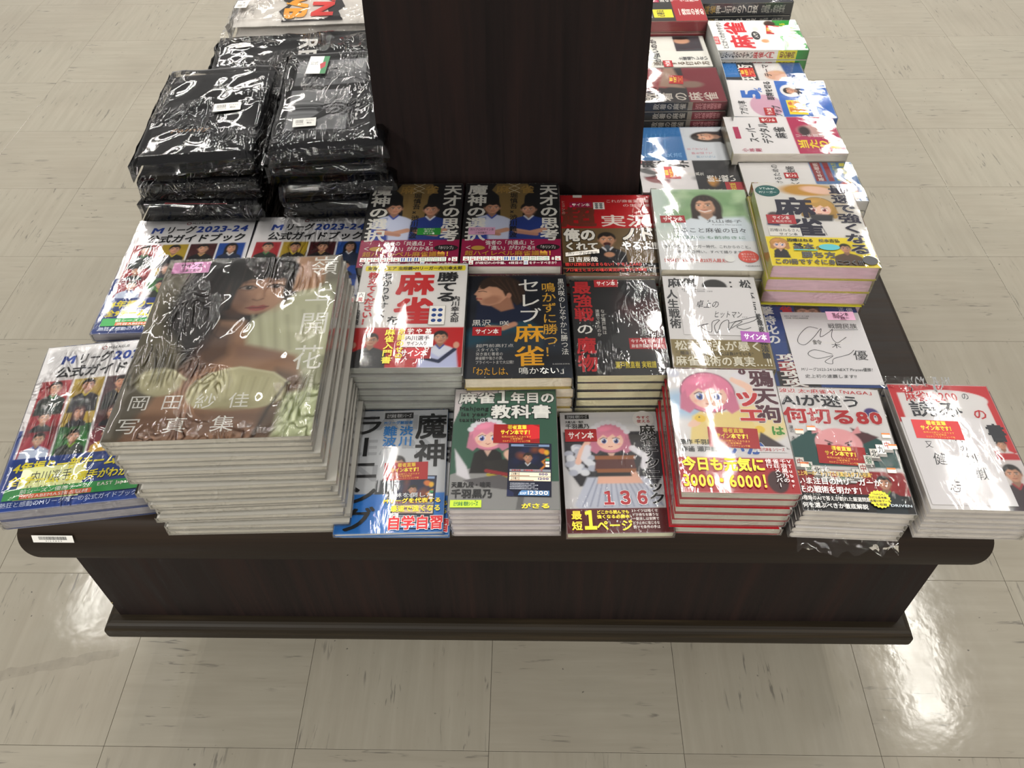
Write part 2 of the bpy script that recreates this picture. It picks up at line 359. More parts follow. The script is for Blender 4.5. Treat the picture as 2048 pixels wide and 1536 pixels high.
def person(C, cx, cy, s, hair='#1b1613', cloth='#20222c', skin='#d3a184', long=False, glasses=False, cloth2=None, turn=0, fringe=.25, body=1.9, sw=1.0):
    """head-and-shoulders photograph: cx, cy face centre, s head height (mm)"""
    e = C.ell
    sh = s * .95 * sw
    if long: e(cx - turn * .05 * s, cy + .18 * s, .50 * s, .75 * s, hair, .1 * s)
    C.poly([(cx - sh, cy + body * s), (cx - sh * .95, cy + 1.0 * s), (cx - sh * .6, cy + .76 * s), (cx - .2 * s, cy + .6 * s), (cx + .2 * s, cy + .6 * s), (cx + sh * .6, cy + .76 * s), (cx + sh * .95, cy + 1.0 * s), (cx + sh, cy + body * s)], cloth, .08 * s)
    C.poly([(cx - .19 * s, cy + .3 * s), (cx + .19 * s, cy + .3 * s), (cx + .2 * s, cy + .62 * s), (cx, cy + .84 * s), (cx - .2 * s, cy + .62 * s)], dark(skin, .78), .06 * s)
    if cloth2:
        C.line([(cx - .22 * s, cy + .6 * s), (cx, cy + .9 * s), (cx + .22 * s, cy + .6 * s)], .09 * s, cloth2, .05 * s)
    e(cx, cy - .11 * s, .40 * s, .42 * s, hair, .08 * s)
    e(cx - .37 * s, cy + .06 * s, .06 * s, .11 * s, dark(skin, .85), .05 * s); e(cx + .37 * s, cy + .06 * s, .06 * s, .11 * s, dark(skin, .85), .05 * s)
    e(cx, cy + .04 * s, .345 * s, .44 * s, skin, .07 * s)
    e(cx + (.16 if turn <= 0 else -.16) * s, cy + .1 * s, .16 * s, .3 * s, dark(skin, .86), .22 * s, al=.8)
    e(cx - .05 * s + turn * .06 * s, cy + .02 * s, .14 * s, .2 * s, light(skin, 1.12), .2 * s, al=.6)
    C.poly([(cx - .38 * s, cy + .10 * s), (cx - .41 * s, cy - .12 * s), (cx - .34 * s, cy - .34 * s), (cx - .18 * s, cy - .48 * s), (cx, cy - .52 * s), (cx + .18 * s, cy - .48 * s), (cx + .34 * s, cy - .34 * s), (cx + .41 * s, cy - .12 * s), (cx + .38 * s, cy + .10 * s),
            (cx + .33 * s, cy - .10 * s), (cx + .2 * s, cy - fringe * s), (cx + .02 * s, cy - (fringe - .07) * s), (cx - .15 * s, cy - fringe * s), (cx - .32 * s, cy - .08 * s)], hair, .06 * s)
    if long:
        for q in (-1, 1): C.poly([(cx + q * .36 * s, cy - .3 * s), (cx + q * .46 * s, cy), (cx + q * .5 * s, cy + .75 * s), (cx + q * .28 * s, cy + .8 * s), (cx + q * .33 * s, cy + .2 * s), (cx + q * .27 * s, cy - .12 * s)], hair, .06 * s)
    for k in range(5): C.line([(cx + (k - 2) * .12 * s, cy - .44 * s), (cx + (k - 2) * .17 * s, cy - (fringe - .02) * s)], .02 * s, light(hair, 2.0), .05 * s, .5)
    t = turn * .05 * s
    for q in (-1, 1):
        C.line([(cx + t + q * .08 * s, cy - .05 * s), (cx + t + q * .22 * s, cy - .06 * s)], .035 * s, dark(hair, .9), .05 * s)
        e(cx + t + q * .15 * s, cy + .03 * s, .065 * s, .03 * s, '#e9e2dc', .04 * s); e(cx + t + q * .15 * s, cy + .03 * s, .034 * s, .036 * s, '#16100e', .04 * s)
        if glasses:
            a = [(cx + q * .15 * s + .1 * s * math.cos(k), cy + .03 * s + .085 * s * math.sin(k)) for k in np.linspace(0, 6.28, 13)]; C.line(a, .025 * s, '#1c1a1a', .03 * s)
    C.line([(cx + t, cy + .05 * s), (cx + t + .035 * s, cy + .17 * s), (cx + t - .03 * s, cy + .185 * s)], .022 * s, dark(skin, .66), .05 * s, .8)
    C.line([(cx + t - .09 * s, cy + .29 * s), (cx + t, cy + .305 * s), (cx + t + .09 * s, cy + .29 * s)], .04 * s, '#a4524a', .05 * s)
def _cl(h, k):
    h = h.lstrip('#'); return '#' + ''.join('%02x' % max(0, min(255, int(int(h[i:i + 2], 16) * k))) for i in (0, 2, 4))
def dark(h, k): return _cl(h, k)
def light(h, k): return _cl(h, k)
def cartoon(C, cx, cy, s, hair='#e79bb4', skin='#f6d3c0', eye='#3f5fb0', dress='#2a2427', rot=0, frill='#e8e8ec', mouth=1):
    """a plain generic drawn girl: bob of coloured hair, round face"""
    e = C.ell; o = '#6a3145'
    C.poly([(cx - .55 * s, cy + 1.5 * s), (cx - .42 * s, cy + .72 * s), (cx - .12 * s, cy + .5 * s), (cx + .12 * s, cy + .5 * s), (cx + .42 * s, cy + .72 * s), (cx + .55 * s, cy + 1.5 * s)], dress, .04 * s)
    C.poly([(cx - .1 * s, cy + .4 * s), (cx + .1 * s, cy + .4 * s), (cx + .12 * s, cy + .6 * s), (cx, cy + .85 * s), (cx - .12 * s, cy + .6 * s)], dark(skin, .92), .03 * s)
    e(cx, cy, .62 * s, .62 * s, dark(hair, .6), .03 * s); e(cx, cy, .595 * s, .595 * s, hair, .04 * s)
    for q in (-1, 1):
        C.poly([(cx + q * .4 * s, cy - .2 * s), (cx + q * .62 * s, cy + .1 * s), (cx + q * .66 * s, cy + .5 * s), (cx + q * .46 * s, cy + .64 * s), (cx + q * .3 * s, cy + .45 * s)], dark(hair, .93), .04 * s)
    e(cx, cy + .1 * s, .42 * s, .40 * s, skin, .03 * s)
    C.poly([(cx - .47 * s, cy + .18 * s), (cx - .5 * s, cy - .25 * s), (cx, cy - .5 * s), (cx + .5 * s, cy - .25 * s), (cx + .47 * s, cy + .18 * s), (cx + .36 * s, cy - .1 * s), (cx + .2 * s, cy - .02 * s), (cx + .1 * s, cy - .14 * s), (cx - .06 * s, cy - .0 * s), (cx - .2 * s, cy - .12 * s), (cx - .34 * s, cy + .02 * s)], hair, .03 * s)
    e(cx - .15 * s, cy - .35 * s, .22 * s, .09 * s, light(hair, 1.12), .1 * s, -15, .8)
    for q in (-1, 1):
        e(cx + q * .19 * s, cy + .13 * s, .105 * s, .115 * s, '#ffffff', .02 * s); e(cx + q * .19 * s, cy + .14 * s, .075 * s, .10 * s, eye, .02 * s)
        e(cx + q * .19 * s, cy + .15 * s, .035 * s, .05 * s, '#141a38', .02 * s); e(cx + q * .19 * s - .03 * s, cy + .09 * s, .028 * s, .028 * s, '#ffffff', .015 * s)
        C.line([(cx + q * .09 * s, cy + .03 * s), (cx + q * .2 * s, cy - .0 * s), (cx + q * .3 * s, cy + .06 * s)], .025 * s, '#40222c', .02 * s)
        e(cx + q * .27 * s, cy + .27 * s, .07 * s, .035 * s, '#f0a59a', .05 * s, 0, .6)
    C.line([(cx - .06 * s, cy + .35 * s), (cx, cy + .375 * s), (cx + .06 * s, cy + .35 * s)], .025 * s, '#9b3a3a', .02 * s)
    if frill:
        for k in range(9):
            a = math.pi * (1.12 + .76 * k / 8); e(cx + .6 * s * math.cos(a), cy + .62 * s * math.sin(a), .1 * s, .1 * s, frill, .03 * s)
class Art:
    def __init__(s, w, h):
        s.w, s.h = w, h; s.V = []; s.F = []; s.C = []; s.n = 0; s.k = 0; s.skew = 0
    def _add(s, v, f, c, dz=0):
        v = np.asarray(v, float); s.k += 1
        z = np.full((len(v), 1), .00003 + s.k * .0000045)
        s.V.append(np.hstack([v, z])); s.F += [tuple(i + s.n for i in q) for q in f]; s.n += len(v)
        c = np.asarray(c, float)
        s.C.append(np.tile(c, (len(v), 1)) if c.ndim == 1 else c)
    def _p(s, x, y): return (x * s.w, (1 - y) * s.h)
    def poly(s, pts, col):
        s._add([s._p(*p) for p in pts], [tuple(range(len(pts)))[::-1]], lin(col))
    def rect(s, x0, y0, x1, y1, col): s.poly([(x0, y0), (x1, y0), (x1, y1), (x0, y1)], col)
    def ell(s, cx, cy, rx, ry, col, n=24, a=None):
        """rx in fraction of width, ry (None: round) in fraction of height"""
        if ry is None: ry = rx * s.w / s.h
        s.poly([(cx + rx * math.cos(k * 2 * math.pi / n), cy + ry * math.sin(k * 2 * math.pi / n)) for k in range(n)], col)
    def star(s, cx, cy, r, n, col, dr=.88):
        s.poly([(cx + r * (1 if k % 2 else dr) * math.cos(k * math.pi / n), cy + r * (1 if k % 2 else dr) * s.w / s.h * math.sin(k * math.pi / n)) for k in range(2 * n)], col)
    def line(s, pts, wmm, col):
        P = [np.array(s._p(*p)) for p in pts]
        if len(P) > 4:   # pen stroke: Catmull-Rom through the points
            Q = [P[0]] + P + [P[-1]]; P = []
            for k in range(1, len(Q) - 2):
                for t in (0, .25, .5, .75):
                    a, b, c, d = Q[k - 1:k + 3]; P.append(.5 * (2 * b + (c - a) * t + (2 * a - 5 * b + 4 * c - d) * t * t + (3 * b - a - 3 * c + d) * t ** 3))
            P.append(Q[-1])
        wd = wmm * .0005; V = []; F = []
        for a, b in zip(P[:-1], P[1:]):
            d = b - a; L = np.linalg.norm(d) + 1e-9; n = np.array([-d[1], d[0]]) / L * wd; d = d / L * wd * .6; k = len(V)
            V += [a - n - d, b - n + d, b + n + d, a + n - d]; F.append((k, k + 1, k + 2, k + 3))
        s._add(V, F, lin(col))
    def canvas(s, C, x0=0, y0=0, x1=1, y1=1):
        ny, nx = C.X.shape
        X = (x0 + (x1 - x0) * C.X / C.w) * s.w; Y = (1 - (y0 + (y1 - y0) * C.Y / C.h)) * s.h
        idx = np.arange(nx * ny).reshape(ny, nx)
        q = np.stack([idx[1:, :-1], idx[1:, 1:], idx[:-1, 1:], idx[:-1, :-1]], -1).reshape(-1, 4)
        s._add(np.stack([X.ravel(), Y.ravel()], 1), [tuple(r) for r in q.tolist()], C.a.reshape(-1, 3))
    def _glyph(s, ch, x, y, ex, ey, col, b, rot=False):
        """em box at x,y(top) in metres, size ex, ey"""
        v, f = glyph(ch)
        if not len(v): return
        b = b * .62
        g = v + np.array([0, .12])
        if rot: g = np.stack([g[:, 1], 1 - g[:, 0]], 1)
        sh = [(0, 0)] if not b else [(-b, -b), (b, b), (-b, b), (b, -b)] + ([(-b, 0), (b, 0), (0, b), (0, -b)] if b > .03 else [])
        for dx, dy in sh:
            P = np.stack([x + (g[:, 0] + dx) * ex + (g[:, 1]) * ey * s.skew, y - ey + (g[:, 1] + dy) * ey], 1)
            s._add(P, f, lin(col))
    def text(s, t, x0, y0, x1, y1, col, b=.02, ol=None, olw=.05, skew=0):
        s.skew = skew; adv = []; off = []
        for ch in t:
            v, f = glyph(ch)
            if ord(ch) < 0x250 and len(v): a = v[:, 0].min(); adv.append(v[:, 0].max() - a + .12); off.append(a - .06)
            elif ord(ch) < 0x250: adv.append(.3); off.append(0)
            else: adv.append(1.0); off.append(0)
        ey = (y1 - y0) * s.h; yt = (1 - y0) * s.h; exf = (x1 - x0) * s.w / sum(adv); ex = min(exf, 1.5 * ey); xo = (exf - ex) * sum(adv) / 2
        for ps in ((1, 0) if ol else (0,)):
            x = x0 * s.w + xo
            for ch, a, o_ in zip(t, adv, off):
                s._glyph(ch, x - o_ * ex, yt, ex, ey, ol if ps else col, (b + olw) if ps else b); x += a * ex
        s.skew = 0
    def vtext(s, t, x0, y0, x1, y1, col, b=.02, ol=None, olw=.05):
        ey = (y1 - y0) * s.h / len(t); ex = (x1 - x0) * s.w
        for ps in ((1, 0) if ol else (0,)):
            for i, ch in enumerate(t):
                s._glyph(ch, x0 * s.w, (1 - y0) * s.h - i * ey, ex, ey, ol if ps else col, (b + olw) if ps else b, rot=ch in 'ー（）「」…～')
    def build(s, name, parent, mat, matrix=None):
        V = np.vstack(s.V); C = np.vstack(s.C)
        me = bpy.data.meshes.new(name); me.from_pydata(V.tolist(), [], s.F); me.materials.append(mat)
        ca = me.color_attributes.new('ink', 'FLOAT_COLOR', 'POINT')
        ca.data.foreach_set('color', np.hstack([C, np.ones((len(C), 1))]).astype(np.float32).ravel())
        o = link(bpy.data.objects.new(name, me), parent)
        if matrix is not None: o.matrix_local = matrix
        return o
# ------------------------------------------------------------------ stickers and inserts (each a part with its own print)
def sheet(name, art, parent, x, y, z, mat=None, rz=0, label=None, curl=0):
    """thin sheet of paper art.w x art.h, lower-left corner at x, y (metres, in parent's frame)"""
    root = mesh_obj(name, [(0, 0, 0), (art.w, 0, 0), (art.w, art.h, 0), (0, art.h, 0), (0, 0, .0002), (art.w, 0, .0002), (art.w, art.h, .0002), (0, art.h, .0002)],
                    [(0, 3, 2, 1), (4, 5, 6, 7), (0, 1, 5, 4), (1, 2, 6, 5), (2, 3, 7, 6), (3, 0, 4, 7)], mat_plain('#e8e4de'), parent)
    root.location = (x, y, z); root.rotation_euler.z = rz
    if label: root['label'] = label
    art.build('sticker_print', root, M_PRINT, Matrix.Translation((0, 0, .00022)))
    return root
def art_sign(col='#b8242c', sub=None, fg='#f6f2ee', w=.036, h=.016):
    A = Art(w, h); A.rect(0, 0, 1, 1, col)
    if sub: A.text('サイン本', .2, .1, .8, .55, fg, .03); A.text(sub, .15, .6, .85, .88, fg, .0)
    else: A.text('サイン本', .1, .18, .9, .82, fg, .04)
    return A
def art_author(w=.058, h=.028):
    A = Art(w, h); A.rect(0, 0, 1, 1, '#bf1d22'); y = '#f0d23c'; o = '#e8a04a'
    A.text('著者直筆', .3, .02, .72, .27, y, .04); A.text('サイン本です！', .15, .29, .85, .56, y, .05)
    A.text('転売はお断りしております', .18, .62, .82, .73, o, .01); A.text('三省堂書店', .36, .74, .64, .84, o, .01); A.text('カルチャーステーション千葉', .2, .86, .8, .97, o, .01)
    return A
def art_card(p1, p2, exp, hair, seed):
    A = Art(.053, .080); C = Canvas(53, 80, '#141c40', .9)
    C.blotch(['#1c2a5c', '#101630', '#c46a2a', '#2a3a70'], 12, 7, 6, .5, (4, 8, 50, 40))
    person(C, 24, 22, 14, hair, '#1b2436', '#cf9d80', cloth2='#dfe3ea', body=1.5)
    C.line([(40, 40), (46, 33), (42, 28), (49, 22)], 2.2, '#f0a030', 2); C.ell(42, 12, 5, 4, '#e28a44', 2, 30); C.ell(47, 14, 3, 4, '#f2c53a', 2)
    A.canvas(C); A.rect(.05, .02, .95, .065, '#9fb6d8'); A.rect(.35, .025, .7, .06, '#2a3a60'); A.rect(.04, .50, .98, .545, '#b9bcc4'); A.text('攻撃体勢・防御体勢シリーズ', .08, .505, .8, .54, '#c0272c', .03)
    for i, (lb, v) in enumerate((('【攻撃力】', p1), ('【守備力】', p2))):
        y = .56 + i * .085
        A.rect(.04, y, .98, y + .075, '#f1dcc0'); A.rect(.06, y + .058, .5 + .1 * i, y + .07, '#8a5a48'); A.text(lb, .06, y + .005, .3, y + .055, '#2a2a3a', .02); A.text(v, .68, y, .95, y + .058, '#2a3070', .04)
    for i in range(4): A.text('麻雀最強戦優勝経験者対局数一位記録', .06, .755 + i * .033, .62 + .08 * (i % 2), .78 + i * .033, '#c9cedd', 0)
    A.poly([(.28, .93), (.33, .895), (.95, .895), (.95, .985), (.25, .985)], '#5a86b8'); A.text('EXP', .3, .92, .44, .975, '#e8ecf4', .03); A.text(exp, .46, .885, .93, .985, '#f2f4f8', .03, '#1a2450', .04)
    for i in range(3): A.rect(.86, .3 + i * .06, .95, .345 + i * .06, ['#3f8a5a', '#e8e4dc', '#d8d0c4'][i])
    return A
def tile_art(A, x, y, w, h, kind, c1='#1f4f9a'):
    A.rect(x - .004, y - .002, x + w + .004, y + h + .002, '#9a948c'); A.rect(x, y, x + w, y + h, '#f4f1ec')
    if kind == 'man': A.text('六', x + w * .15, y + h * .05, x + w * .85, y + h * .45, '#20222a', .02); A.text('萬', x + w * .15, y + h * .5, x + w * .85, y + h * .95, '#b3242a', .02)
    elif kind == 'pin':
        for a in (.3, .7):
            for b in (.22, .5, .78): A.ell(x + w * a, y + h * b, w * .16, None, c1, 8)
    elif kind == 'sou':
        for a in (.25, .5, .75):
            for b in (.1, .55): A.rect(x + w * a - w * .06, y + h * b, x + w * a + w * .06, y + h * (b + .35), '#2b7a4a')

# ------------------------------------------------------------------ covers (artwork printed flat on the front boards)
def T(A, *rows):
    for r in rows: A.text(*r)
def cv_learning(w, h):
    A = Art(w, h); C = Canvas(133, 196, '#cbcdd0')
    C.rect(0, 138, 133, 196, '#1f84d6', .8)
    person(C, 67, 88, 30, '#1d1815', '#232c33', glasses=True, turn=-1, body=2.0, sw=.8)
    C.rect(0, 139, 60, 196, '#1f84d6', .8); A.canvas(C)
    for s, y in (('MAJIN', .0), ('LEARN', .215), ('ING', .43)): A.text(s, .03, y + .01, .95 if s != 'ING' else .6, y + .19, '#b2b4b8', .04)
    C2 = Canvas(46, 66, '#cbcdd0'); person(C2, 23, 24, 25, '#1d1815', '#232c33', glasses=True, turn=-1, body=1.8, sw=.9); A.canvas(C2, .36, .34, .70, .69)
    A.rect(.36, .02, .65, .075, '#2a2a2c'); A.text('近代麻雀 戦術シリーズ', .38, .03, .63, .068, '#d8d8da', .02)
    A.text('Mリーグ解説者', .36, .095, .65, .128, '#2b86c9', .03)
    A.vtext('渋川', .52, .14, .66, .32, '#2b86c9', .035); A.vtext('難波', .36, .14, .50, .32, '#2b86c9', .035)
    A.vtext('魔神', .68, .03, 1.0, .50, '#15161a', .03); A.vtext('ラーニング', .03, .03, .37, .99, '#15161a', .022)
    A.text('小林を倒した', .45, .70, .9, .74, '#e9ecef', .02); A.text('Mリーグを代表する', .43, .745, .97, .785, '#f0e040', .04, '#c02a2a', .03)
    A.text('最速で強くなる', .5, .80, .97, .85, '#f0e040', .04); tile_art(A, .5, .86, .08, .07, 'man')
    A.text('自学自習', .48, .88, 1.0, .985, '#d0242c', .05, '#f4f2ee', .05); return A
def cv_textbook(w, h):
    A = Art(w, h); C = Canvas(132, 191, '#3e6b56')
    C.poly([(0, 0), (132, 0), (80, 0), (12, 18), (0, 60)], '#d8cfd0', 1)
    C.rect(0, 0, 14, 22, '#d9d2d0')
    C.poly([(0, 140), (30, 128), (92, 150), (132, 150), (132, 191), (0, 191)], '#a7a6a5', 1); C.poly([(86, 150), (92, 150), (88, 191), (80, 191)], '#7f7e7e', 1)
    cartoon(C, 45, 78, 40, eye='#3d57b5', dress='#2a2727')
    C.poly([(4, 100), (20, 128), (26, 150), (8, 140)], '#e5e2e6', 2); C.poly([(40, 120), (96, 112), (100, 138), (52, 146)], '#34312f', 2)
    C.line([(44, 134), (70, 140), (94, 128)], 5, '#a8353a', 1); C.line([(46, 140), (76, 146), (96, 138)], 4, '#c9b73d', 1); C.ell(78, 112, 14, 9, '#f3cdb8', 2, 30)
    C.poly([(16, 148), (60, 140), (100, 158), (92, 166), (30, 156)], '#6f6c6e', 1); A.canvas(C)
    A.text('麻雀', .04, .03, .40, .135, '#f3f1ec', .045, '#1c2420', .06); A.text('１', .38, -.01, .57, .145, '#f3f1ec', .05, '#1c2420', .06); A.text('年目の', .55, .03, .99, .135, '#f3f1ec', .045, '#1c2420', .06)
    A.text('教科書', .36, .145, .95, .27, '#f3f1ec', .045, '#1c2420', .06)
    T(A, ('Mahjong', .05, .155, .34, .2, '#16241e', .03), ('1st year', .07, .205, .33, .25, '#16241e', .03), ('textbook', .05, .255, .34, .3, '#16241e', .03))
    T(A, ('天鳳九段・魂天', .02, .79, .38, .835, '#1c1c1e', .03), ('千羽黒乃', .02, .845, .4, .915, '#1c1c1e', .04))
    A.rect(.02, .93, .3, .985, '#b8d236'); A.text('近代麻雀 戦術シリーズ', .05, .94, .27, .975, '#1d6b3a', .03)
    A.text('がさる', .62, .955, .95, .995, '#e9d23a', .05); return A
def cv_poster(w, h):
    A = Art(w, h); C = Canvas(130, 191, '#dcdadb')
    C.poly([(3, 34), (130, 34), (130, 100), (118, 120), (20, 122), (3, 90)], '#3c3a40', 2)
    for k in range(26):
        C.ell(18 + 10 * math.sin(k * 1.7) + (k % 3) * 5, 60 + (k % 13) * 3.4, 6, 5, '#c3c6d2' if k % 2 else '#e4e5ea', 1.5)
    C.poly([(12, 150), (30, 108), (108, 108), (122, 150), (100, 158), (20, 158)], '#cfd2de', 3)
    for k in range(12): C.line([(40 + k * 5, 110), (22 + k * 9, 152)], 1.4, '#9a9fb4', 2)
    C.poly([(46, 96), (92, 96), (100, 118), (42, 118)], '#f0c4ae', 2)
    cartoon(C, 64, 44, 42, hair='#df93ab', eye='#3b4c92', dress='#26242a')
    C.poly([(44, 78), (92, 78), (94, 98), (40, 98)], '#6b3a35', 2); C.poly([(42, 74), (94, 74), (94, 80), (42, 80)], '#a8683a', 1.5); C.poly([(42, 95), (94, 95), (92, 101), (44, 101)], '#a8683a', 1.5)
    C.line([(34, 52), (26, 66), (20, 84)], 8, '#f2cbb8', 1.5); C.line([(92, 62), (108, 76), (104, 92)], 9, '#ebe9ee', 2); C.line([(34, 60), (28, 78)], 9, '#e6e4ea', 2)
    C.rect(0, 155, 130, 191, '#6e1c20', .8); A.canvas(C)
    A.rect(.05, .02, .3, .06, '#242428'); A.text('近代麻雀 戦術シリーズ', .07, .025, .28, .055, '#d8d8da', .02)
    T(A, ('天鳳九段・魂天', .05, .075, .24, .1, '#202024', .02), ('千羽黒乃', .05, .105, .3, .15, '#202024', .03))
    A.ell(.86, .07, .11, None, '#e8e4e2'); T(A, ('今すぐ', .79, .04, .93, .07, '#b32a30', .03), ('使える', .79, .075, .93, .105, '#b32a30', .03))
    A.vtext('麻雀テクニック', .80, .12, .97, .79, '#1c1a1e', .03, '#eceaec', .04); A.text('１３６', .34, .665, .82, .80, '#9a1f28', .06, '#eceaec', .04)
    T(A, ('最', .05, .83, .15, .90, '#ecd43a', .04), ('短', .05, .91, .15, .98, '#ecd43a', .04), ('１', .13, .81, .32, .99, '#f2dc30', .06), ('ページ', .28, .90, .62, .99, '#ecd43a', .03))
    T(A, ('どこから読んでも', .29, .83, .6, .86, '#ecd43a', .04), ('強くなる必勝本', .29, .865, .6, .895, '#ecd43a', .04))
    for i, s_ in enumerate(('3トイツは暗くせ', 'ドラ待ちを嫌うな', '一発消しは安牌で', 'ピタ止めに信じるな', '跳ツモ条件の手は')): A.text(s_, .62, .825 + i * .031, .87, .851 + i * .031, '#e8dcd8', .01)
    return A
def cv_manga(w, h):
    A = Art(w, h); C = Canvas(136, 195, '#e9e6e6')
    C.ell(20, 60, 40, 22, '#b9d3e8', 14); C.ell(100, 90, 40, 30, '#f3e3b0', 8)
    C.poly([(40, 76), (92, 70), (104, 112), (88, 128), (30, 124)], '#f0dd98', 2); C.poly([(52, 84), (66, 78), (72, 122), (50, 124)], '#3a3434', 1.5)
    cartoon(C, 48, 40, 56, hair='#ea8fb0', eye='#3f63b8', dress='#f0dd98', frill=None)
    C.line([(84, 18), (100, 30), (104, 44)], 10, '#f6d5c2', 1.5); C.ell(92, 12, 10, 6, '#e9e6ea', 1, 15); C.ell(26, 92, 9, 5, '#f6d5c2', 1.5, -30)
    C.ell(34, 84, 7, 6, '#f1d24a', 1); C.ell(33, 82, 1, 1, '#222222', .5); C.ell(104, 100, 6, 6, '#f1d24a', 1)
    C.ell(8, 8, 8, 7, '#dfe0ea', 1); C.poly([(104, 104), (134, 130), (96, 128)], '#4a3a3e', 2)
    C.rect(0, 144, 136, 195, '#c51c26', .8); C.ell(112, 178, 12, 16, '#4b1a1e', 2); A.canvas(C)
    A.vtext('鴉天狗', .76, .0, .99, .46, '#5b2035', .045, '#f4f0f0', .04); A.text('は', .86, .48, .98, .56, '#4aa03c', .05)
    A.ell(.71, .02, .035, None, '#5b2035'); A.text('1', .69, .0, .73, .035, '#ffffff', .03)
    A.text('ツ', .6, .19, .82, .33, '#d0242e', .07, '#f6f2f2', .05); A.text('エ', .6, .33, .84, .46, '#d0242e', .07, '#f6f2f2', .05); A.text('いか', .42, .6, .78, .72, '#2b62b8', .05, '#f4f2f2', .04)
    T(A, ('原作 千羽黒乃', .04, .6, .38, .645, '#26262a', .02), ('作画 瀬戸純', .04, .655, .36, .7, '#26262a', .02))
    A.rect(.7, .65, .96, .695, '#eae6e6'); A.text('近代麻雀 シリーズ', .72, .66, .94, .688, '#c02a30', .02)
    A.text('今日も元気に', .03, .74, .74, .845, '#f2e52c', .05, '#a01018', .04); A.text('3000・6000！', .02, .855, .8, .975, '#f2e52c', .03, '#a01018', .04)
    for i, s_ in enumerate(('VTuber', '千羽黒乃の', '雀荘メンバー', '修行')): A.vtext(s_, .93 - i * .062, .75, .985 - i * .062, .75 + .035 * len(s_), '#ece4e2', .02)
    return A
def cv_naga(w, h):
    A = Art(w, h); C = Canvas(129, 194, '#e4e1e0')
    C.poly([(2, 92), (28, 72), (100, 74), (127, 96), (127, 128), (2, 128)], '#1e5a57', 1.5); C.poly([(80, 66), (112, 80), (90, 92)], '#5c2c33', 2)
    for q in (38, 84): C.poly([(q - 7, 78), (q + (-6 if q < 50 else 6), 63), (q + 8, 74)], '#eba9ad', 1.2)
    C.ell(61, 92, 29, 24, '#f0b6b9', 1.5); C.ell(46, 100, 7, 5, '#e9868c', 2, 0, .6); C.ell(78, 100, 7, 5, '#e9868c', 2, 0, .6)
    C.ell(60, 98, 6.5, 4.6, '#d98b90', 1); C.ell(58, 98, 1, 1.6, '#5a2a30', .6); C.ell(62, 98, 1, 1.6, '#5a2a30', .6)
    for q in (-1, 1): C.line([(61 + q * 8, 92), (61 + q * 16, 88)], 1.6, '#2a1c20', .8); C.ell(61 + q * 12, 94, 2.4, 2, '#2a1c20', .8)
    C.ell(112, 40, 9, 8, '#4a3a82', 2); C.rect(0, 134, 129, 172, '#a31c22', .8); C.rect(0, 168, 129, 194, '#17161a', .8)
    person(C, 102, 150, 20, '#1b1714', '#1d2b33', cloth2='#7aa63c', body=2.2, sw=.95); A.canvas(C)
    A.text('渡辺 太×麻雀AI「NAGA」', .01, .01, .98, .05, '#c8242c', .01); A.text('AIが迷う', .0, .06, .8, .17, '#26262e', .03); A.text('何切る80', .0, .18, .96, .32, '#c2222a', .05, '#eae6e4', .04)
    n = 13
    for i in range(n):
        t = i / (n - 1); x = .02 + .86 * t; y = .60 + .10 * math.sin(math.pi * min(1, t * 1.25)) - .16 * max(0, t - .62) / .38; r = .05
        A.rect(x, y, x + .085, y + .10, '#8d8984'); A.rect(x + .004, y + .003, x + .081, y + .075, '#f2efe9'); A.text('中發北白'[i % 4] if i % 4 != 3 else '九', x + .012, y + .008, x + .072, y + .07, ['#a83030', '#2c6e48', '#22242a', '#22242a'][i % 4], .02)
    for x, y in ((.08, .37), (.20, .34), (.9, .38), (.93, .47), (.06, .64), (.85, .66)): A.rect(x, y, x + .08, y + .04, '#e8e2d6'); A.rect(x, y, x + .08, y + .013, '#e07a34')
    A.vtext('渡辺 太', .03, .34, .07, .46, '#2a2a2e', .01)
    A.text('史上唯一の“トリプル天鳳位&ダブル役満”', .0, .705, .72, .745, '#ecc25a', .01); A.text('いま注目のMリーガーが', .0, .755, .76, .81, '#f2eeea', .03); A.text('その戦術を明かす！', .0, .82, .6, .875, '#f2eeea', .03)
    A.text('3種類のAIで答えが割れた厳選問題', .0, .895, .62, .93, '#ece8e4', .01); A.text('何を選ぶべきか徹底解説', .0, .945, .58, .985, '#ece8e4', .02)
    A.star(.70, .905, .10, 18, '#f2e02c'); T(A, ('「NAGA」', .63, .86, .77, .88, '#26262a', .02), ('の打ち筋考察、', .61, .885, .79, .905, '#26262a', .02), ('各種分析データ', .61, .91, .79, .93, '#26262a', .02), ('も収録', .65, .935, .75, .955, '#26262a', .02))
    A.text('DRIVEN', .78, .935, .97, .96, '#c9d4dc', .02); return A
def cv_iq(w, h):
    A = Art(w, h); C = Canvas(129, 196, '#e6e3e2')
    C.rect(0, 0, 129, 14, '#cf2a33', .8); C.rect(0, 0, 9, 64, '#cf2a33', .8); C.poly([(129, 0), (129, 110), (120, 108), (119, 20), (100, 14)], '#cf2a33', .8)
    C.ell(66, 26, 56, 18, '#e6e3e2', .8); C.rect(92, 108, 129, 122, '#c62a32', .8); C.rect(88, 122, 129, 196, '#d9d4d2', 1)
    person(C, 114, 98, 15, '#1b1714', '#e2e0de', body=.9); person(C, 112, 142, 26, '#1b1714', '#3a2530', cloth2='#b02a36', body=2.2, sw=.9)
    A.canvas(C)
    A.text('麻雀IQ200', .14, .05, .66, .15, '#c8262e', .02); A.text('の', .7, .06, .78, .13, '#33343c', 0)
    T(A, ('読み', .14, .14, .66, .285, '#2a2c36', .02), ('の', .74, .20, .88, .30, '#c8262e', .02), ('書', .8, .33, .98, .48, '#2a2c36', .05))
    return A
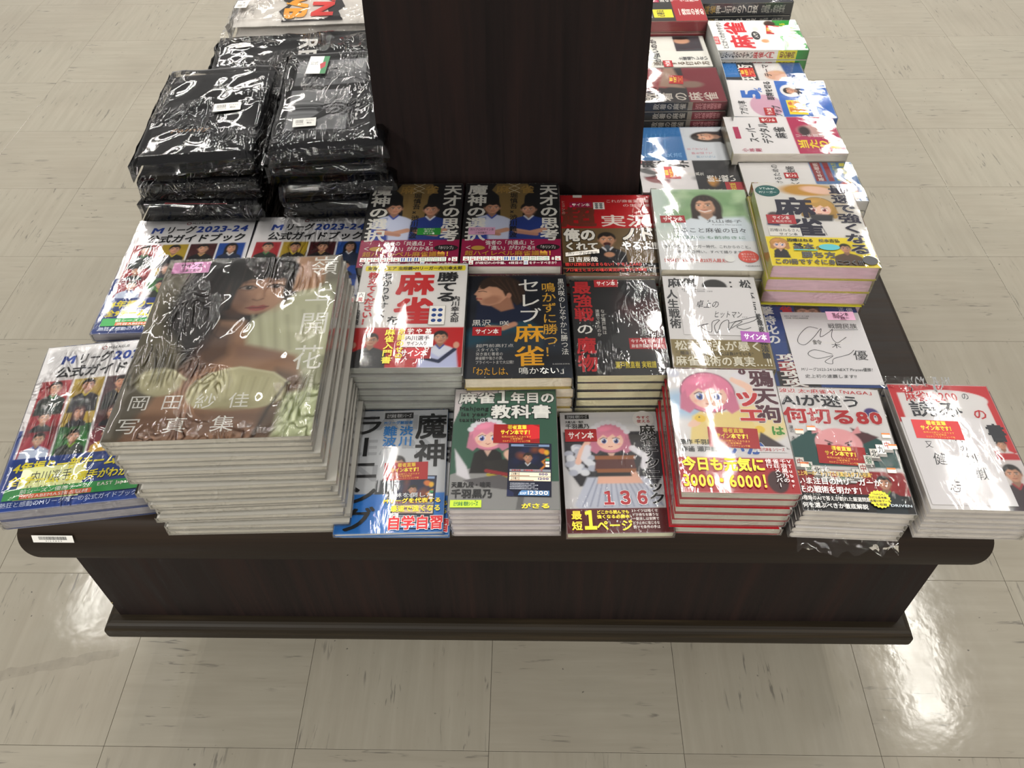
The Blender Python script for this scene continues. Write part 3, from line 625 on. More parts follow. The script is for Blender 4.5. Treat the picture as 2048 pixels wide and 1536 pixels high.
def card_iq():
    A = Art(.098, .132); A.rect(0, 0, 1, 1, '#e8e5e6')
    for s_, x, y in (('勝', .13, .04), ('又', .17, .28), ('健', .2, .42), ('志', .26, .72), ('知', .52, .04), ('へ', .56, .22), ('の', .58, .32), ('挑', .6, .42), ('戦', .64, .58)):
        z = .13 if s_ not in 'へのて又' else .08; A.text(s_, x, y, x + z * 1.3, y + z * 1.15, '#2b2b30', 0, skew=.12)
    return A
def cv_photobook(w, h):
    A = Art(w, h); C = Canvas(223, 301, '#7b735f', 1.35)
    C.grad('#8b8370', '#5d5241', 1); C.poly([(150, 60), (223, 60), (223, 301), (170, 301)], '#bdbb98', 30); C.poly([(0, 80), (40, 90), (60, 180), (0, 220)], '#6f664f', 30)
    C.ell(106, 60, 78, 76, '#1d1a19', 12); C.ell(70, 100, 50, 60, '#241e1d', 16); C.poly([(50, 40), (95, 60), (90, 180), (60, 190), (38, 120)], '#231c1b', 12)
    C.poly([(168, 0), (204, 0), (206, 50), (196, 78), (168, 66), (160, 30)], '#c79a76', 5); C.poly([(180, 0), (206, 0), (206, 50), (196, 60)], '#a8805e', 8, .6)
    # cloth on the right and shoulder
    C.poly([(128, 118), (150, 92), (180, 66), (212, 60), (223, 90), (223, 180), (190, 190), (150, 176), (112, 160)], '#cdc9a6', 6)
    for k in range(10): C.line([(124 + k * 9, 96 + (k % 3) * 8), (140 + k * 8, 170)], 3, '#a8a382' if k % 2 else '#dcd8b8', 5, .6)
    # neck, chest
    C.poly([(88, 118), (120, 120), (128, 160), (190, 180), (206, 240), (190, 301), (20, 301), (40, 240), (62, 190), (84, 165)], '#ad8262', 8)
    C.poly([(88, 122), (108, 130), (110, 176), (70, 214), (58, 196)], '#5a3f33', 12, .8); C.poly([(112, 158), (170, 172), (190, 190), (120, 180)], '#8a6350', 10, .6)
    C.poly([(20, 301), (30, 262), (190, 262), (186, 301)], '#7d5a44', 14, .8); C.poly([(170, 200), (208, 215), (196, 301), (160, 301)], '#5a4a3c', 10, .7); C.poly([(184, 240), (223, 230), (223, 301), (180, 301)], '#c4c79b', 8)
    C.ell(40, 216, 27, 21, '#c5bb94', 4, 20); C.ell(104, 232, 30, 26, '#cbc298', 3, -20); C.ell(146, 230, 40, 29, '#cdc49a', 3, 12); C.ell(126, 226, 36, 30, '#cdc49a', 3); C.ell(128, 252, 30, 9, '#b3a980', 6, 0, .8)
    for k in range(14): C.line([(82 + k * 7.4, 210 + abs(k - 6) * 1.0), (90 + k * 6.2, 252 - abs(k - 7) * 1.5)], 1.6, '#a59a72' if k % 2 else '#ddd5b0', 3, .5)
    C.line([(80, 226), (94, 206), (128, 197), (168, 207), (188, 224)], 3, '#ddd5b0', 2); C.line([(20, 205), (50, 198), (70, 214)], 3, '#ddd5b0', 2); C.line([(186, 222), (170, 262), (160, 301)], 3, '#3a2e28', 4)
    # face
    q = lambda x, y: (128 + (x - 128) * .86, 60 + (y - 70) * .80)
    el = lambda x, y, a, b, *r, **k: C.ell(*q(x, y), a * .86, b * .80, *r, **k)
    ln = lambda p, *r, **k: C.line([q(*z) for z in p], *r, **k)
    el(126, 80, 40, 50, '#b98c6e', 5, 6); el(100, 92, 18, 40, '#7a5441', 14, 0, al=.75); el(152, 84, 18, 34, '#cfa383', 12, 0, al=.7); el(118, 72, 14, 20, '#c99a7b', 12, 0, al=.6)
    C.poly([q(*z) for z in ((84, 60), (84, 10), (110, -14), (154, -14), (178, 14), (176, 66), (166, 50), (158, 47), (148, 52), (136, 45), (124, 52), (112, 48), (100, 56), (94, 74), (90, 118), (80, 120))], '#1e1817', 4)
    for k in range(12): ln([(92 + k * 6.6, -6), (90 + k * 7, 52 + 4 * (k % 3))], 1.1, '#4c3c34' if k % 2 else '#120e0d', 2.2, .5)
    for k in range(10): C.line([(60 + k * 4, 24 + k * 2), (42 + k * 5, 90 + k * 6), (46 + k * 6, 150)], 1.2, '#3d302a' if k % 2 else '#0f0c0b', 3, .5)
    el(168, 74, 7, 30, '#2a2220', 4)
    for x, y in ((109, 67), (149, 65)):
        ln([(x - 12, y + 2), (x - 4, y - 3), (x + 5, y - 3), (x + 12, y + 2)], 2.3, '#1f1513', 1.6); el(x, y + 2, 9, 3.6, '#a89588', 2); el(x + 1, y + 1.5, 4.6, 4.4, '#17100e', 1.8); el(x + 2.4, y + .2, 1.2, 1.2, '#d8d0c8', 1)
        ln([(x - 10, y + 6), (x, y + 8), (x + 9, y + 6)], 1.2, '#6b4636', 2, .6); ln([(x - 11, y - 11), (x + 10, y - 13)], 2.4, '#3c2a24', 3, .6)
    ln([(133, 70), (136, 90)], 1.6, '#8a5f49', 3, .6); ln([(120, 96), (127, 99), (135, 95)], 2.0, '#5f3b2d', 2.4, .8); el(128, 88, 4, 9, '#d3a789', 4, 0, al=.6)
    C.poly([q(*z) for z in ((113, 115), (122, 110), (129, 112), (137, 109), (146, 113), (139, 120), (129, 123), (120, 120))], '#a24b45', 2); ln([(113, 115), (129, 115.5), (146, 113)], 1.3, '#5d2423', 1.3); el(130, 120, 7, 1.6, '#c9746a', 2, 0, al=.6)
    C.a = C.a * np.array((.84, .88, .92))
    A.canvas(C)
    for ch, y0, y1 in (('嶺', .0, .13), ('上', .17, .30), ('開', .35, .49), ('花', .54, .68)): A.text(ch, .83, y0, .995, y1, '#e9e8e2', 0)
    for i, ch in enumerate('岡田紗佳'): A.text(ch, .06 + i * .165, .78, .17 + i * .165, .86, '#e9e8e2', 0)
    for i, ch in enumerate('写真集'): A.text(ch, .04 + i * .23, .89, .16 + i * .23, .97, '#e9e8e2', 0)
    A.vtext('この海の島国で', .94, .70, .965, .86, '#e4e4d8', 0); A.vtext('美しい', .89, .75, .915, .83, '#e4e4d8', 0)
    return A
def cv_guide(w, h, note=True):
    A = Art(w, h); C = Canvas(195, 275, '#e6e4e4', 1.5)
    cols = ['#a8252e', '#b49a2e', '#4a1c20', '#1f4fa0']; c2 = ['#a82438', '#2e7a34', '#7a2030', '#244a9a']
    for i in range(4):
        x = 8 + i * 46; C.rect(x, 66, x + 43, 150, cols[i], .6); C.rect(x, 152, x + 43, 196, c2[i], .6)
        person(C, x + 22, 78, 22, '#1b1613', ['#20302a', '#2a2c30', '#16161a', '#1d2b48'][i], long=(i == 3), body=2.2, sw=.95, cloth2=['#2f8a50', '#d8c23a', '#c9a26a', '#e4e6ea'][i])
    for i in range(4):
        x = 8 + i * 46; C.poly([(x, 150), (x + 43, 146), (x + 43, 160), (x, 162)], dark(c2[i], .8), 1)
        person(C, x + 20, 126 if i % 2 else 130, 19, '#4a2b26' if i in (1, 2) else '#1c1715', '#23262c', long=(i in (1, 2)), body=1.3, sw=.8); person(C, x + 22, 166, 20, '#1c1715', ['#c6d2e4', '#1e2c22', '#d8b24a', '#28406a'][i], body=1.7, sw=1.05, cloth2=['#2a50a0', '#9ccf3a', '#7a2a30', '#dfe4ea'][i])
    C.rect(0, 196, 195, 275, '#22428e', .8); C.rect(0, 150, 6, 275, '#22428e', .8); A.canvas(C)
    A.ell(.43, .035, .02, None, '#8f2430', 16); A.ell(.43, .035, .013, None, '#e6e4e4', 16); A.text('M.LEAGUE', .46, .023, .62, .047, '#2a2a2e', .02)
    A.text('M', .13, .06, .23, .135, '#2346a0', .05, skew=.1); A.text('リーグ', .25, .06, .5, .135, '#26262a', .04, skew=.1); A.text('2023-24', .51, .055, .95, .135, '#2346a0', .045, skew=.1)
    A.text('公式ガイドブック', .12, .145, .95, .225, '#232327', .04, skew=.1)
    A.text('4年振り一部チーム入替！', .05, .735, .97, .80, '#ecdf3a', .05, skew=.1); A.text('全9チーム、36選手がわかる！', .05, .815, .97, .87, '#ecdf3a', .04, skew=.1)
    A.rect(.05, .885, .95, .945, '#2f9a4a'); A.text('前シーズン優勝チーム', .15, .89, .6, .915, '#e8ece4', .01); A.rect(.16, .918, .62, .943, '#d8643c'); A.text('渋谷ABEMAS独占取材', .17, .92, .6, .942, '#f0e8e0', .01); A.text('EAST Japanext', .65, .89, .93, .915, '#f0e8e0', .02)
    A.text('熱狂と感動のMリーグ唯一の公式ガイドブック', .05, .955, .93, .985, '#c9d2e8', .01); return A
def note_guide():
    A = Art(.078, .05); A.rect(0, 0, 1, 1, '#eef0b4'); A.text('内川選手', .15, .12, .8, .5, '#2a2a2c', .0); A.text('サイン入り', .12, .55, .82, .88, '#2a2a2c', .0); return A
def cv_uchikawa(w, h):
    A = Art(w, h); C = Canvas(155, 209, '#e8e5e2')
    C.rect(0, 134, 155, 209, '#c8191e', .8)
    person(C, 30, 157, 24, '#2a1f1a', '#1b1c20', glasses=True, body=2.4, sw=1.05); C.ell(7, 168, 4, 6, '#d9a98e', 1.5)
    person(C, 124, 153, 24, '#15110f', '#dfe3ee', body=2.4, sw=1.0, cloth2='#2448a0'); C.poly([(100, 172), (124, 190), (146, 172), (150, 209), (96, 209)], '#c6cbe6', 3); C.line([(98, 190), (124, 198), (144, 176)], 6, '#1c2a50', 1.5); C.ell(146, 168, 4, 6, '#dcae92', 1.5)
    A.canvas(C); A.rect(.04, .02, .97, .075, '#efe03a'); A.ell(.04, .047, .012, .0275, '#efe03a'); A.ell(.97, .047, .012, .0275, '#efe03a')
    A.text('東海オンエア 虫眼鏡×Mリーガー内川幸太郎', .05, .028, .95, .068, '#3a2a28', .03)
    A.text('麻', .35, .09, .70, .33, '#cf1e24', .05); A.text('雀', .35, .345, .72, .62, '#cf1e24', .05)
    A.vtext('勝てる', .72, .09, .92, .40, '#202024', .045); A.text('を', .3, .53, .42, .62, '#202024', .03)
    A.vtext('わかりやすく', .21, .09, .30, .55, '#202024', .035); A.vtext('教えてください！', .07, .09, .17, .62, '#cf1e24', .045); A.vtext('内川幸太郎', .87, .34, .95, .60, '#26262a', .02); A.vtext('虫眼鏡', .0, .47, .06, .62, '#26262a', .02)
    tile_art(A, .0, .30, .07, .1, 'man'); tile_art(A, .68, .44, .14, .18, 'pin')
    for i, (s_, c) in enumerate((('基本から', '#f0e8e4'), ('やさしく', '#f0e8e4'), ('学べる', '#f0e8e4'))): A.vtext(s_, .66 - i * .08, .655, .72 - i * .08, .655 + .05 * len(s_), c, .02)
    A.vtext('全部のせの', .42, .655, .49, .93, '#efe03a', .03); A.vtext('麻雀入門書', .31, .66, .40, .97, '#efe03a', .035); return A
def st_uchikawa():
    A = Art(.043, .024); A.rect(0, 0, 1, 1, '#eadfe2'); A.text('内川選手', .12, .1, .88, .5, '#26262a', .02); A.text('サイン入り', .18, .55, .82, .9, '#26262a', .02); return A
def cv_celeb(w, h):
    A = Art(w, h); C = Canvas(142, 207, '#161a24'); C.blotch(['#1f2a3c', '#10131c', '#2a3444', '#0d0f16'], 24, 24, 20, .6)
    C.poly([(0, 118), (30, 96), (78, 92), (110, 120), (100, 150), (40, 160), (0, 150)], '#1f5468', 10, .8); C.poly([(0, 150), (60, 118), (110, 126), (80, 207), (0, 207)], '#33363c', 10, .8)
    C.poly([(14, 60), (48, 54), (88, 70), (92, 96), (50, 104), (12, 98)], '#1b2540', 4)
    C.ell(48, 28, 33, 27, '#33241c', 4, 20); C.poly([(38, 50), (60, 44), (66, 72), (48, 78), (34, 66)], '#a97b62', 3)
    C.poly([(17, 22), (14, 32), (9, 41), (13, 44), (12, 48), (15, 50), (13, 53), (17, 56), (20, 63), (32, 66), (46, 60), (56, 48), (58, 30), (40, 18)], '#cd9f83', 1.6); C.ell(34, 54, 14, 9, '#a3745c', 6, -20, .7); C.ell(25, 40, 8, 8, '#dcb093', 6, 0, .7)
    C.poly([(16, 26), (20, 12), (36, 2), (56, 2), (74, 14), (82, 36), (80, 56), (70, 66), (64, 56), (61, 40), (54, 46), (50, 34), (42, 26), (30, 24), (22, 30)], '#3b2a21', 2)
    for k in range(9): C.line([(30 + k * 5, 8 + abs(k - 3)), (52 + k * 3.4, 30 + k * 4)], .9, '#6a4c3a' if k % 2 else '#241812', 1.4, .6)
    C.line([(15, 35), (22, 34), (27, 36)], 1.3, '#2a1a18', .8); C.line([(14, 30), (24, 28)], 1.3, '#4a3428', 1); C.line([(13, 50), (20, 51)], 1.8, '#a84a44', .8); C.ell(59, 44, 3.4, 5.5, '#c4937a', 1.5)
    C.line([(30, 110), (50, 112), (66, 104)], 9, '#c9977c', 3); A.canvas(C)
    A.vtext('セレブ', .50, .03, .74, .50, '#ece9e2', .01); A.text('麻', .46, .5, .76, .68, '#e8ae2c', .02); A.text('雀', .46, .70, .76, .90, '#e8ae2c', .02)
    A.vtext('鳴かずに勝つ！', .74, .08, .89, .82, '#d9a83a', .01); A.vtext('黒沢咲のしなやかに勝つ法', .91, .04, .98, .80, '#e4e2dc', .01)
    A.text('黒沢', .05, .455, .24, .52, '#e4e2dc', .01); A.text('咲', .32, .47, .42, .52, '#e4e2dc', .01)
    for i, s_ in enumerate(('超門前高打点', 'スタイルで', '突き進む著者の', '麻雀観や強さの源、', 'プライベートまで大公開！')): A.text(s_, .1, .69 + i * .038, [.46, .32, .36, .38, .48][i], .724 + i * .038, '#d8d6d2', .0)
    A.text('「わたしは、', .04, .90, .45, .975, '#d9a83a', .01); A.text('鳴かない」', .5, .905, .98, .97, '#e4e2dc', .01); A.text('KADOKAWA', .82, .872, .98, .89, '#c8c6c2', 0); return A
def cv_strong(w, h):
    A = Art(w, h); C = Canvas(124, 190, '#141316'); C.ell(95, 60, 34, 60, '#2c1517', 20); C.ell(92, 18, 22, 22, '#101014', 8); C.poly([(70, 60), (124, 40), (124, 150), (84, 140)], '#4a1418', 14, .8); C.ell(70, 120, 40, 40, '#232326', 24, 0, .7); A.canvas(C)
    A.vtext('最強戦', .02, .01, .24, .46, '#bf2228', .035, '#3a0c0e', .02); A.text('の', .03, .48, .23, .60, '#e8e4de', .02); A.vtext('魔物', .02, .62, .24, .97, '#bf2228', .035, '#3a0c0e', .02)
    A.vtext('なぜ瀬戸熊は', .32, .33, .37, .60, '#dcd8d2', 0); A.vtext('連覇できたのか', .26, .33, .31, .62, '#dcd8d2', 0)
    A.rect(.6, .64, 1, .75, '#b3222a'); A.text('今すべてが明かす', .62, .65, .98, .69, '#f0e4e0', .01); A.text('麻雀界最高の舞台の', .62, .70, .98, .74, '#f0e4e0', .01); A.text('瀬戸熊直樹 実戦譜', .42, .87, .86, .94, '#d9c83a', .02); return A
def cv_hiyo(w, h):
    A = Art(w, h); C = Canvas(149, 206, '#bf1d24'); C.rect(0, 90, 149, 206, '#75603f', .8); C.blotch(['#6a5638', '#816a48'], 14, 16, 10, .5, (0, 100, 149, 206)); C.rect(0, 176, 149, 186, '#191614', .6); C.rect(0, 190, 149, 199, '#191614', .6)
    person(C, 70, 118, 34, '#1e1712', '#1c1c22', '#cf9c7c', body=1.75, sw=.9, cloth2='#e9e9ee'); C.ell(70, 130, 6, 4.5, '#4a1a1a', 1.5); C.line([(70, 140), (72, 164)], 5, '#3a3f46', 1); C.ell(70, 137, 5, 5, '#565b62', 1.5); C.ell(72, 156, 8, 6, '#cf9c7c', 2)
    C.rect(0, 176, 50, 186, '#191614', .6); A.canvas(C)
    A.text('超', .0, .16, .38, .42, '#7c3a2a', .06); A.text('実況', .42, .26, .98, .42, '#ece6de', .02); A.text('これが麻雀実況者', .5, .06, .98, .105, '#ece2dc', 0); A.text('の生き様', .68, .12, .98, .16, '#ece2dc', 0); A.vtext('ヒヨシの', .01, .07, .05, .26, '#e4c8b8', .01)
    tile_art(A, .36, .10, .12, .09, 'pin', '#888888'); A.rect(.14, .0, .24, .035, '#ece6de')
    A.text('俺の', .02, .44, .36, .60, '#f0ece4', .06, '#2a2420', .06); A.text('くれて', .02, .61, .38, .71, '#f0ece4', .06, '#2a2420', .06); A.text('ノド', .62, .42, .98, .60, '#f0ece4', .06, '#2a2420', .06); A.text('やるよ!!', .62, .60, .98, .71, '#f0ece4', .06, '#2a2420', .06)
    A.poly([(.03, .74), (.38, .70), (.38, .745), (.03, .785)], '#ece6de'); A.text('Mリーグ公式実況', .06, .725, .36, .765, '#26221e', .02); A.text('日吉辰哉', .05, .79, .36, .85, '#ece6de', .02)
    A.text('聴けば熱狂が止まらない！ケモしCARD', .02, .857, .8, .90, '#d83a34', .02); A.text('プロ雀士ヒヨシの魂の実況が生まれる瞬間', .02, .925, .84, .963, '#d83a34', .02); return A
def cv_tensai(w, h):
    A = Art(w, h); C = Canvas(151, 213, '#121114'); C.poly([(50, 0), (100, 0), (108, 18), (96, 34), (88, 150), (62, 150), (54, 34), (42, 18)], '#8a7142', 1)
    person(C, 44, 66, 32, '#15110f', '#cfd4e6', body=2.6, sw=1.05, cloth2='#2648a6', turn=1); C.poly([(14, 100), (34, 92), (40, 150), (10, 150)], '#2a46a0', 4); C.poly([(26, 96), (40, 98), (38, 120), (22, 116)], '#d4d8e6', 3)
    person(C, 102, 70, 31, '#17120f', '#24408e', body=2.6, sw=1.05, cloth2='#dfe2ea', turn=-1)
    for x in (46, 104): C.line([(x - 22, 126), (x, 132), (x + 22, 124)], 10, '#d0a085', 2); C.line([(x - 20, 130), (x + 10, 136)], 7, '#c3917a', 2)
    C.rect(0, 148, 151, 213, '#a81350', .8); A.canvas(C)
    A.text('麻', .32, .02, .48, .13, '#b08e4a', .03); A.text('雀', .58, .02, .74, .13, '#b08e4a', .03); A.line([(.46, .0), (.58, .06), (.46, .12)], 1, '#e4d9b8'); A.line([(.58, .0), (.46, .06), (.58, .12)], 1, '#e4d9b8')
    A.vtext('魔神の選択', .02, .01, .235, .715, '#e9e6de', .04); A.vtext('天才の思考', .79, .01, .99, .715, '#e9e6de', .04); A.vtext('堀慎吾×渋川難波', .475, .12, .56, .68, '#1a1614', .02)
    A.text('強者の「共通点」と', .24, .71, .74, .765, '#f0e9e6', .03); A.text('「違い」がわかる!!', .24, .77, .74, .825, '#f0e9e6', .03); A.text('＜', .04, .77, .1, .82, '#f0e9e6', .02); A.ell(.17, .80, .07, .025, '#c9a24a'); A.ell(.87, .79, .12, .035, '#241a1c'); A.text('『ホリシブ』', .78, .77, .96, .81, '#e9e2de', .02)
    A.text('超ハイレベル麻雀議論！', .04, .83, .95, .89, '#cf9a3c', .03)
    for i in range(13): tile_art(A, .03 + i * .066, .90, .058, .045, ['man', 'man', 'pin', 'sou'][min(3, i // 3)])
    A.text('8', .9, .90, .93, .945, '#f0e9e6', .03); tile_art(A, .94, .9, .05, .045, 'man')
    A.text('Q', .03, .955, .07, .99, '#f0e9e6', .01); A.text('が1枚切れの中盤、4枚目の', .15, .957, .62, .99, '#f0e9e6', .01); A.text('をチーすべきか？', .68, .957, .97, .99, '#f0e9e6', .01); tile_art(A, .09, .953, .04, .04, 'man'); tile_art(A, .63, .953, .04, .04, 'pin')
    return A
def cv_maru(w, h):
    A = Art(w, h); C = Canvas(151, 203, '#d9dfd9'); C.rect(20, 0, 151, 90, '#8fb183', 20); C.blotch(['#a9c69a', '#7fa574', '#c3d6b4', '#94b58a'], 40, 10, 10, .6, (20, 0, 151, 80))
    C.poly([(0, 0), (30, 0), (34, 100), (0, 110)], '#c9d8d0', 12, .7); C.poly([(50, 100), (60, 78), (140, 72), (151, 100), (151, 140), (40, 140)], '#d9e1e6', 8)
    person(C, 82, 42, 48, '#33231d', '#dfe5ea', '#dcae90', long=True, body=2.1, sw=1.0, turn=-1); C.line([(72, 57), (80, 61), (90, 57)], 2.6, '#f2e9e4', 1.5)
    C.rect(0, 134, 151, 203, '#e4e4e4', 1); A.canvas(C)
    A.text('丸山奏子', .52, .395, .9, .44, '#3a4048', 0); A.text('Kanako Maruyama', .58, .45, .88, .47, '#5a6068', 0); A.text('まること麻雀の日々', .16, .50, .92, .565, '#34383e', 0)
    A.text('今日からも前向きに', .14, .60, .92, .64, '#5b8a6a', 0); A.text('生い立ち、Mリーガー時代、これからのこと。', .06, .71, .94, .75, '#5a5e62', 0); A.text('まるこの想い、すべて語ります', .18, .775, .82, .81, '#5a5e62', 0)
    A.text('SNS総フォロワー数23万人超え!!', .04, .87, .66, .915, '#d8584c', .01); A.ell(.87, .845, .1, .07, '#dc5a48'); T(A, ('撮りおろし', .80, .805, .94, .83, '#f4e6e0', 0), ('プライベート', .80, .835, .94, .86, '#f4e6e0', 0), ('フォト満載', .80, .865, .94, .89, '#f4e6e0', 0)); A.text('KADOKAWA', .82, .94, .96, .96, '#4a4a4e', 0); A.ell(.68, .87, .05, .04, '#e9e9e6'); return A
def cv_vtuber(w, h):
    A = Art(w, h); C = Canvas(153, 203, '#dedbd6'); C.ell(86, 16, 44, 16, '#c99a3a', 6); C.ell(120, 46, 22, 50, '#b9a070', 14, 0, .5)
    cartoon(C, 92, 62, 44, hair='#c8a255', eye='#b0483a', dress='#e9e7e6', frill=None); C.poly([(74, 78), (112, 80), (106, 104), (78, 104)], '#3e4044', 4); C.poly([(56, 96), (132, 96), (126, 134), (60, 134)], '#e4e1de', 3); C.line([(86, 96), (92, 130)], 1.4, '#555559', 1)
    C.ell(22, 84, 10, 9, '#5a4a4a', 3); C.poly([(10, 92), (30, 92), (26, 110), (8, 108)], '#3a3c6a', 3); C.ell(100, 16, 26, 10, '#e9c8b4', 4, 10)
    C.rect(0, 136, 153, 203, '#f0dd2a', .8); cartoon(C, 18, 152, 22, hair='#cf9c5a', dress='#2c2a30', frill=None); person(C, 112, 160, 20, '#1b1613', '#6a5646', body=2.0, sw=1.1); A.canvas(C)
    A.ell(.14, .10, .125, .075, '#14504e'); A.ell(.14, .10, .118, .07, '#1c6a66'); T(A, ('VTuber', .06, .05, .22, .085, '#e4efec', .03), ('Mリーガー', .05, .10, .23, .135, '#e4efec', .03))
    A.text('麻', .16, .18, .56, .44, '#24223c', .05); A.text('雀', .26, .44, .60, .66, '#24223c', .05); A.vtext('最速で強くなる', .76, .01, .98, .86, '#24223c', .045, '#e4e0d8', .03)
    A.rect(.05, .565, .36, .665, '#e9e6e0'); T(A, ('因幡はねるさん', .06, .575, .35, .615, '#26262a', 0), ('サイン本', .14, .625, .32, .66, '#26262a', .01), ('因幡はねる', .2, .69, .45, .73, '#1c1c20', .03), ('松本吉弘', .5, .69, .7, .73, '#1c1c20', .03), ('基本', .24, .745, .44, .82, '#1c1c20', .05), ('の', .45, .77, .5, .82, '#1c1c20', .03), ('勝ち方', .3, .84, .62, .91, '#1c1c20', .06), ('この1冊ですぐに身につく!!!', .03, .925, .85, .985, '#1c1c20', .05))
    A.rect(.24, .82, .46, .832, '#2aa09a'); A.ell(.58, .79, .1, .035, '#2a9aa4'); A.ell(.92, .93, .07, .05, '#26262a'); return A
def cv_matsumoto(w, h):
    A = Art(w, h); C = Canvas(134, 185, '#e2dfde'); C.ell(74, 22, 18, 16, '#1d1815', 2); C.rect(0, 132, 134, 185, '#8f7c44', .8); A.canvas(C)
    A.text('麻僕', .05, .02, .36, .14, '#1f1f24', .04); A.text('：松', .70, .03, .95, .14, '#1f1f24', .04); A.vtext('人生戦術', .02, .16, .14, .6, '#1f1f24', .04); A.vtext('本吉弘', .86, .16, .96, .50, '#1f1f24', .02); A.vtext('常識破り戦法論', .90, .42, .98, .9, '#26262a', .03)
    A.text('松本吉弘が暴く', .04, .725, .92, .83, '#eae4d2', .03); A.text('“間違った常識であなたは負けている”', .04, .835, .84, .875, '#2a2418', .0); A.text('麻雀戦術の真実…!!', .03, .88, .98, .985, '#eae4d2', .03); return A
def card_matsumoto():
    A = Art(.102, .098); A.rect(0, 0, 1, 1, '#e4e1e1'); k = '#26262a'
    A.text('著者名 限定直筆サイン本', .05, .04, .38, .07, '#55555a', 0); A.text('「卓上の殺し屋」松本吉弘　三省堂', .05, .08, .48, .11, '#55555a', 0)
    A.text('卓上の', .2, .28, .52, .46, k, 0, skew=.25); A.text('ヒットマン…', .42, .5, .88, .66, k, 0, skew=.25)
    A.line([(.1, .93), (.22, .82), (.34, .78), (.24, .84), (.36, .95), (.4, .74), (.5, .70), (.42, .82), (.44, .96), (.52, .76), (.62, .7), (.6, .9), (.7, .74), (.8, .72), (.64, .86)], .9, k)
    A.line([(.62, .76), (.99, .62), (.96, .70), (.72, .82), (.80, .88), (.9, .84)], .9, k); return A
def cv_attack(w, h):
    A = Art(w, h); C = Canvas(143, 188, '#22468a'); person(C, 72, 36, 46, '#3a2a1e', '#24303a', turn=0, fringe=.16); C.rect(10, 140, 46, 160, '#b3222a', .8); C.rect(4, 158, 60, 188, '#191618', .8); A.canvas(C)
    A.vtext('攻撃特化の', .01, .02, .16, .56, '#eae8e4', .04); A.text('麻', .2, .02, .38, .13, '#cf2a30', .05); A.text('雀', .2, .13, .38, .2, '#cf2a30', .05); A.vtext('攻攻攻攻', .06, .66, .30, 1.0, '#eae8e4', .04, '#7a1418', .03); A.vtext('鈴木優', .90, .02, .97, .2, '#d8dce4', 0); A.vtext('沖中祐也', .82, .02, .88, .2, '#d8dce4', 0); return A
def card_attack():
    A = Art(.112, .142); A.rect(0, 0, 1, 1, '#e3e0e1'); k = '#2a2a2e'
    A.text('著者名 限定直筆サイン本 三省堂', .04, .05, .36, .07, '#55555a', 0); A.text('「鈴木優」沖中祐也 麻雀戦術特集', .04, .08, .34, .1, '#55555a', 0)
    A.text('戦闘民族', .55, .16, .92, .24, k, 0, skew=.1); A.line([(.56, .26), (.92, .25)], .7, k)
    A.line([(.42, .24), (.3, .22), (.16, .34), (.12, .44), (.2, .47), (.34, .36), (.46, .24), (.42, .36), (.56, .28), (.6, .25), (.56, .36), (.6, .44), (.68, .40), (.74, .36)], .8, k)
    A.text('鈴', .3, .40, .42, .47, k, 0); A.text('木', .52, .44, .64, .52, k, 0); A.line([(.5, .60), (.3, .54), (.2, .60), (.3, .66), (.5, .62), (.38, .70), (.46, .73), (.5, .66), (.7, .6), (.78, .54)], .8, k); A.text('優', .74, .54, .92, .68, k, 0, skew=.1)
    A.text('Mリーグ2023-24 U-NEXT Pirates優勝！', .06, .78, .95, .83, k, 0, skew=.15); A.text('史上初の連覇します!!', .08, .87, .7, .92, k, 0, skew=.15); return A
def spine_art(w, h, segs, txt):
    """w = thickness, h = book height; txt list (string, y0, y1, colour)"""
    A = Art(w, h)
    for y0, y1, c in segs: A.rect(0, y0, 1, y1, c)
    for s_, y0, y1, c in txt: A.vtext(s_, .12, y0, .88, y1, c, .03)
    return A
def cv_r10(w, h):
    A = Art(w, h); C = Canvas(1000 * w, 1000 * h, '#e2dede'); W, H_ = 1000 * w, 1000 * h
    C.blotch(['#b52430', '#202024', '#8a1c26', '#e6e2e2'], 18, 12, 3, .8, (30, 10, W, 70)); C.rect(0, 92, W, H_, '#1c1a1e', 1); C.ell(30, 120, 14, 9, '#c08a3a', 5); C.blotch(['#2a282c', '#3a3638', '#121114'], 14, 10, 6, .6, (0, 96, W, H_)); A.canvas(C)
    A.vtext('麻雀界', .76, .02, 1.0, .5, '#1a181c', .05); A.vtext('読に戦い', .3, .64, .52, .92, '#e4e0da', .03); A.rect(.0, .8, .3, 1, '#b02430'); A.text('決定版', .03, .84, .27, .9, '#d8d23a', .02); A.vtext('黒木真生', .5, .46, .62, .62, '#e4e0da', .01); return A
def cv_r9(w, h):
    A = Art(w, h); W, H_ = 1000 * w, 1000 * h; C = Canvas(W, H_, '#2a78b4'); C.rect(0, H_ * .5, W, H_, '#d3d6da', .8)
    for k in range(5): C.line([(W * .1, 10 + k * 9), (W * .8, 22 + k * 8)], 1, '#6aa6d0', 1)
    A.canvas(C)
    C2 = Canvas(60, 60, '#d3d6da'); person(C2, 30, 24, 34, '#241a17', '#2a2c38', '#dcae92', long=True, body=1.6); A.canvas(C2, .42, .56, .98, .98)
    A.vtext('麻雀女流', .1, .06, .24, .46, '#8fc0e0', 0); A.vtext('まっすぐに', .3, .52, .38, .74, '#c87a88', 0); A.vtext('夢を追って', .18, .56, .26, .78, '#c87a88', 0); A.vtext('牌とともに', .08, .6, .15, .8, '#7aa0b8', 0); return A
